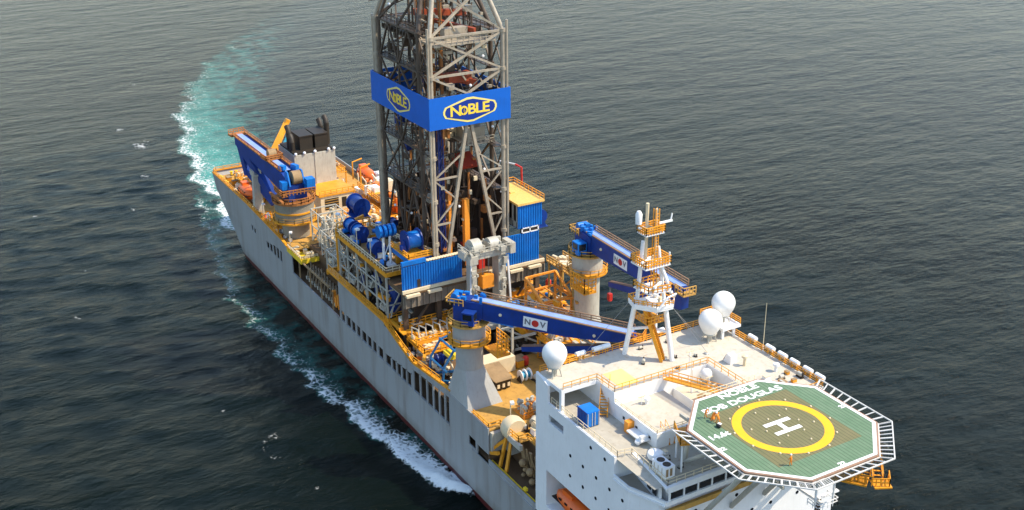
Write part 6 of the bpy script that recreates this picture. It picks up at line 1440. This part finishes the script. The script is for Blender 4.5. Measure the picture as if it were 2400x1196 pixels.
# ------------------------------------------------------------------ loose gear: one of each kind, then copies
def zone_boxes():
    kinds = {}
    def proto(key, name, label, cat, grp, builder):
        t = thing(name, label, cat, (0, 0, 0), grp); builder(t); kinds[key] = [t, 0]
    def crate(mat):
        def f(t):
            m = MB(); m.bb(-.9, .9, -.6, .6, .12, 1.2); m.build('body', mat, t)
            m = MB(); m.bb(-.95, .95, -.65, .65, 1.2, 1.32); m.build('lid', TARP if mat is not WHITE else CREAM, t)
            m = MB(); m.bb(-.7, -.5, -.6, .6, 0, .12); m.bb(.5, .7, -.6, .6, 0, .12); m.each('runner', DARK, t)
        return f
    def pump(mat):
        def f(t):
            m = MB(); m.lathe([(.1, -.8), (.55, -.8), (.55, .5), (.3, .8), (.1, .8)], (0, 0, .9), 14, 'x'); m.build('motor', mat, t, smooth=True)
            m = MB(); m.bb(-1, 1, -.5, .5, 0, .35); m.tube((.9, 0, .3), (.9, 0, 1.7), .22, 8); m.build('base', DARK, t)
        return f
    def bollard(t):
        m = MB(); [m.lathe([(.28, 0), (.28, .8), (.42, .9), (.42, 1.0), (.05, 1.05)], (x, 0, 0), 12) for x in (-.6, .6)]; m.build('post', YELLOW, t, smooth=True); m = MB(); m.bb(-1.1, 1.1, -.5, .5, 0, .1); m.build('plate', DARK, t)
    def lamp(t):
        m = MB(); m.tube((0, 0, 0), (0, 0, 4.2), .10, 8); m.build('pole', CREAM, t); m = MB(); m.box((.3, 0, 4.3), (.7, .9, .4)); m.build('lamp_head', WHITE, t)
    proto('crate_a', 'tool_crate', 'amber tool crate with brown lid among the loose gear on the working decks', 'crate', 'loose amber crates on deck', crate(AMBER))
    proto('crate_w', 'tool_crate', 'white tool crate with cream lid among the loose gear on the working decks', 'crate', 'loose white crates on deck', crate(WHITE))
    proto('crate_o', 'tool_crate', 'orange tool crate with brown lid among the loose gear on the working decks', 'crate', 'loose orange crates on deck', crate(ORANGE))
    proto('pump_g', 'deck_pump', 'pale grey deck pump among the loose gear on the working decks', 'pump', 'grey deck pumps', pump(LGREY))
    proto('pump_b', 'deck_pump', 'blue deck pump among the loose gear on the working decks', 'pump', 'blue deck pumps', pump(BLUE))
    proto('boll', 'bollard', 'yellow twin mooring bollard at the stern deck edge', 'bollard', 'yellow twin bollards', bollard)
    proto('lamp', 'flood_lamp', 'cream lamp pole with white flood lamp head along the deck edge', 'lamp', 'deck flood lamps', lamp)
    def put(key, x, y, z, rz=0., sc=1., zone=None):
        t, n = kinds[key]; kinds[key][1] += 1
        if n == 0: t.location = (x, y, z); t.rotation_euler = (0, 0, rz); t.scale = (sc,)*3; r = t
        else: r = dup(t, (x, y, z), rz, None, sc)
        if zone:
            b = base[key]; r['label'] = b+' '+zone; r['group'] = b+'s '+zone if key != 'lamp' else 'deck flood lamps'
    base = {'crate_a': 'amber tool crate', 'crate_w': 'white tool crate', 'crate_o': 'orange tool crate', 'pump_g': 'pale grey deck pump', 'pump_b': 'blue deck pump', 'boll': 'yellow twin mooring bollard', 'lamp': 'cream pole with white flood lamp head'}
    def scatter(zone, n, keys, x0, x1, y0, y1, z, s0=.7, s1=1.3):
        done = []
        for i in range(n*6):
            if len(done) >= n: break
            x, y = rnd.uniform(x0, x1), rnd.uniform(y0, y1)
            if any(abs(x-a)+abs(y-b) < 2.1 for a, b in done): continue
            done.append((x, y)); put(rnd.choice(keys), x, y, z, rnd.choice([0, math.pi/2, rnd.random()*3]), rnd.uniform(s0, s1), zone)
    scatter('on the open tan stern deck', 60, ['crate_a', 'crate_w', 'crate_a', 'pump_g', 'crate_o', 'crate_a', 'crate_w'], -99, -70, -16.5, 10, 15.6, .6, 1.3)
    scatter('at the rail beside the stern crane', 14, ['crate_a', 'crate_w', 'crate_o', 'crate_a'], -68, -42, -17.3, -15.6, 15.6, .5, 1.0)
    scatter('on the drill floor by the derrick foot', 18, ['crate_a', 'pump_g', 'crate_w', 'pump_b'], -13, 17, -8.6, -6, 28.4)
    scatter('on the winch platform among the blue drums', 14, ['crate_a', 'crate_a', 'crate_w', 'pump_b'], -7, 16, -16.6, -10, 29.9, .6, 1.0)
    scatter('on the tan deck aft of the bridge block', 18, ['crate_a', 'crate_o', 'pump_g', 'crate_w'], 62, 76, -12.4, -3, 16.2, .7, 1.2)
    scatter('on the amber pipe deck', 22, ['crate_a', 'crate_w', 'crate_o', 'pump_g', 'pump_b'], 24.5, 37, 4.5, 16.5, 20.06, .7, 1.4)
    scatter('on the main deck under the blue boom', 22, ['pump_g', 'crate_a', 'crate_w', 'crate_a'], 41, 62, -2, 12, 16.2)
    scatter('on the amber girder grid', 12, ['pump_g', 'crate_a', 'crate_w'], 18.6, 21.6, -16, 2, 19.7, .6, 1.0)
    scatter('on the forward working deck below the stepped gunwale', 16, ['pump_g', 'crate_a', 'crate_w', 'crate_o'], 24, 33, -17, -10, 15.3, .6, 1.1)
    scatter('on the white port roof by the helideck corner', 16, ['crate_w', 'crate_a', 'crate_w', 'pump_g'], 97.5, 103.4, 8.5, 17.2, 35.55, .35, .75)
    scatter('on the buff middle house roof', 9, ['crate_w', 'pump_g', 'crate_a'], 93.5, 102.5, 1.2, 6.4, 33.04, .35, .7)
    scatter('on the white roof around the radar mast foot', 8, ['crate_w', 'pump_g', 'crate_a'], 78.2, 87.8, -3.5, 10.5, 35.45, .3, .6)
    scatter('on the sunny bridge roof by the ventilation unit', 7, ['crate_w', 'pump_g'], 99.8, 107.0, -14.0, -10.5, 31.26, .3, .55)
    for y in (-12, -6, 0, 6): put('boll', -99.6, y, 15.6, 1.57, 1.2, 'at the stern rail')
    for x in (-97, -92): put('boll', x, -16.6, 15.6, 0, 1.2, 'at the starboard quarter rail')
    for x, y, z, nm in ((-8, -16.8, 30, 'at the aft corner of the winch platform'), (2.5, -16.8, 30, 'midway along the winch platform edge'), (9.6, -16.8, 30, 'beside the foremost blue winch'), (22.5, 3.0, 20, 'at the inboard end of the girder grid'), (38, 16.9, 20, 'by the port crane pedestal'), (-60.4, -16.8, 15.6, 'by the red orange rescue boat'), (-40.5, -16.9, 14.6, 'beside the yellow loading platform'), (61, -13.4, 16.2, 'next to the big mooring winch')): put('lamp', x, y, z, rnd.random()*3, 1., nm)
zone_boxes()

def deck_frame(x0, x1, y0, y1, z, h, label, mat=AMBER, fill=CREAM):
    t = thing('equipment_frame', label, 'equipment frame', ((x0+x1)/2, (y0+y1)/2, z))
    m = MB()
    for x in (x0, (x0+x1)/2, x1):
        for y in (y0, y1): m.bar((x, y, z), (x, y, z+h), .3)
    m.bb(x0-.3, x1+.3, y0-.3, y1+.3, z+h, z+h+.2); m.rail([(x0, y0, z+h+.2), (x1, y0, z+h+.2), (x1, y1, z+h+.2), (x0, y1, z+h+.2)], h=1.1, sp=1.3, w=.13, closed=True); m.bar((x0, y0, z), (x1, y0, z+h), .22)
    m.build('frame', mat, t)
    m = MB()
    for i in range(int((x1-x0)*(y1-y0)/2.6)+3): m.box((rnd.uniform(x0, x1), rnd.uniform(y0, y1), rnd.choice([z+.6, z+h+.7])), (rnd.uniform(.4, 1.5), rnd.uniform(.4, 1.3), rnd.uniform(.5, 1.4)), rnd.choice([0, .5]))
    m.each('cabinet', fill, t)
    m = MB()
    for i in range(6): x, y = rnd.uniform(x0, x1), rnd.uniform(y0, y1); m.path([(x, y, z), (x, y, z+h+1.4), (x+rnd.uniform(-2, 2), y, z+h+1.8)], rnd.uniform(.10, .22))
    m.each('pipe', fill, t)
deck_frame(-92, -84, -14, -6, 15.6, 2.6, 'amber equipment frame with cream boxes near the stern rail')
deck_frame(-82, -71, -8.5, 0, 15.6, 3.2, 'amber equipment frame between the stern lifeboat and the funnel casing')
deck_frame(-93, -76, 4, 13, 15.6, 3.4, 'wide amber equipment frame on the far port quarter of the stern deck')
deck_frame(-56, -48, -17.2, -15.0, 15.6, 1.8, 'narrow amber frame with white boxes at the rail below the stern crane', AMBER, WHITE)
deck_frame(-28, -12, 7, 15, 16.1, 5.0, 'tall amber frame on the port side just aft of the derrick')
deck_frame(-42, -31, -2, 6, 16.1, 4.2, 'amber frame amidships between the after deckhouse and the pipe racks')
deck_frame(62, 75, -2, 10, 16.2, 3.6, 'amber frame on the main deck hidden close under the bridge block')
deck_frame(42, 52, 4, 11, 16.2, 4.4, 'amber frame on the main deck below the folded blue jib', AMBER, LGREY)
deck_frame(90, 97, 9.5, 16, 35.55, .6, 'low cream equipment grating on the white port roof', CREAM, WHITE) if False else None
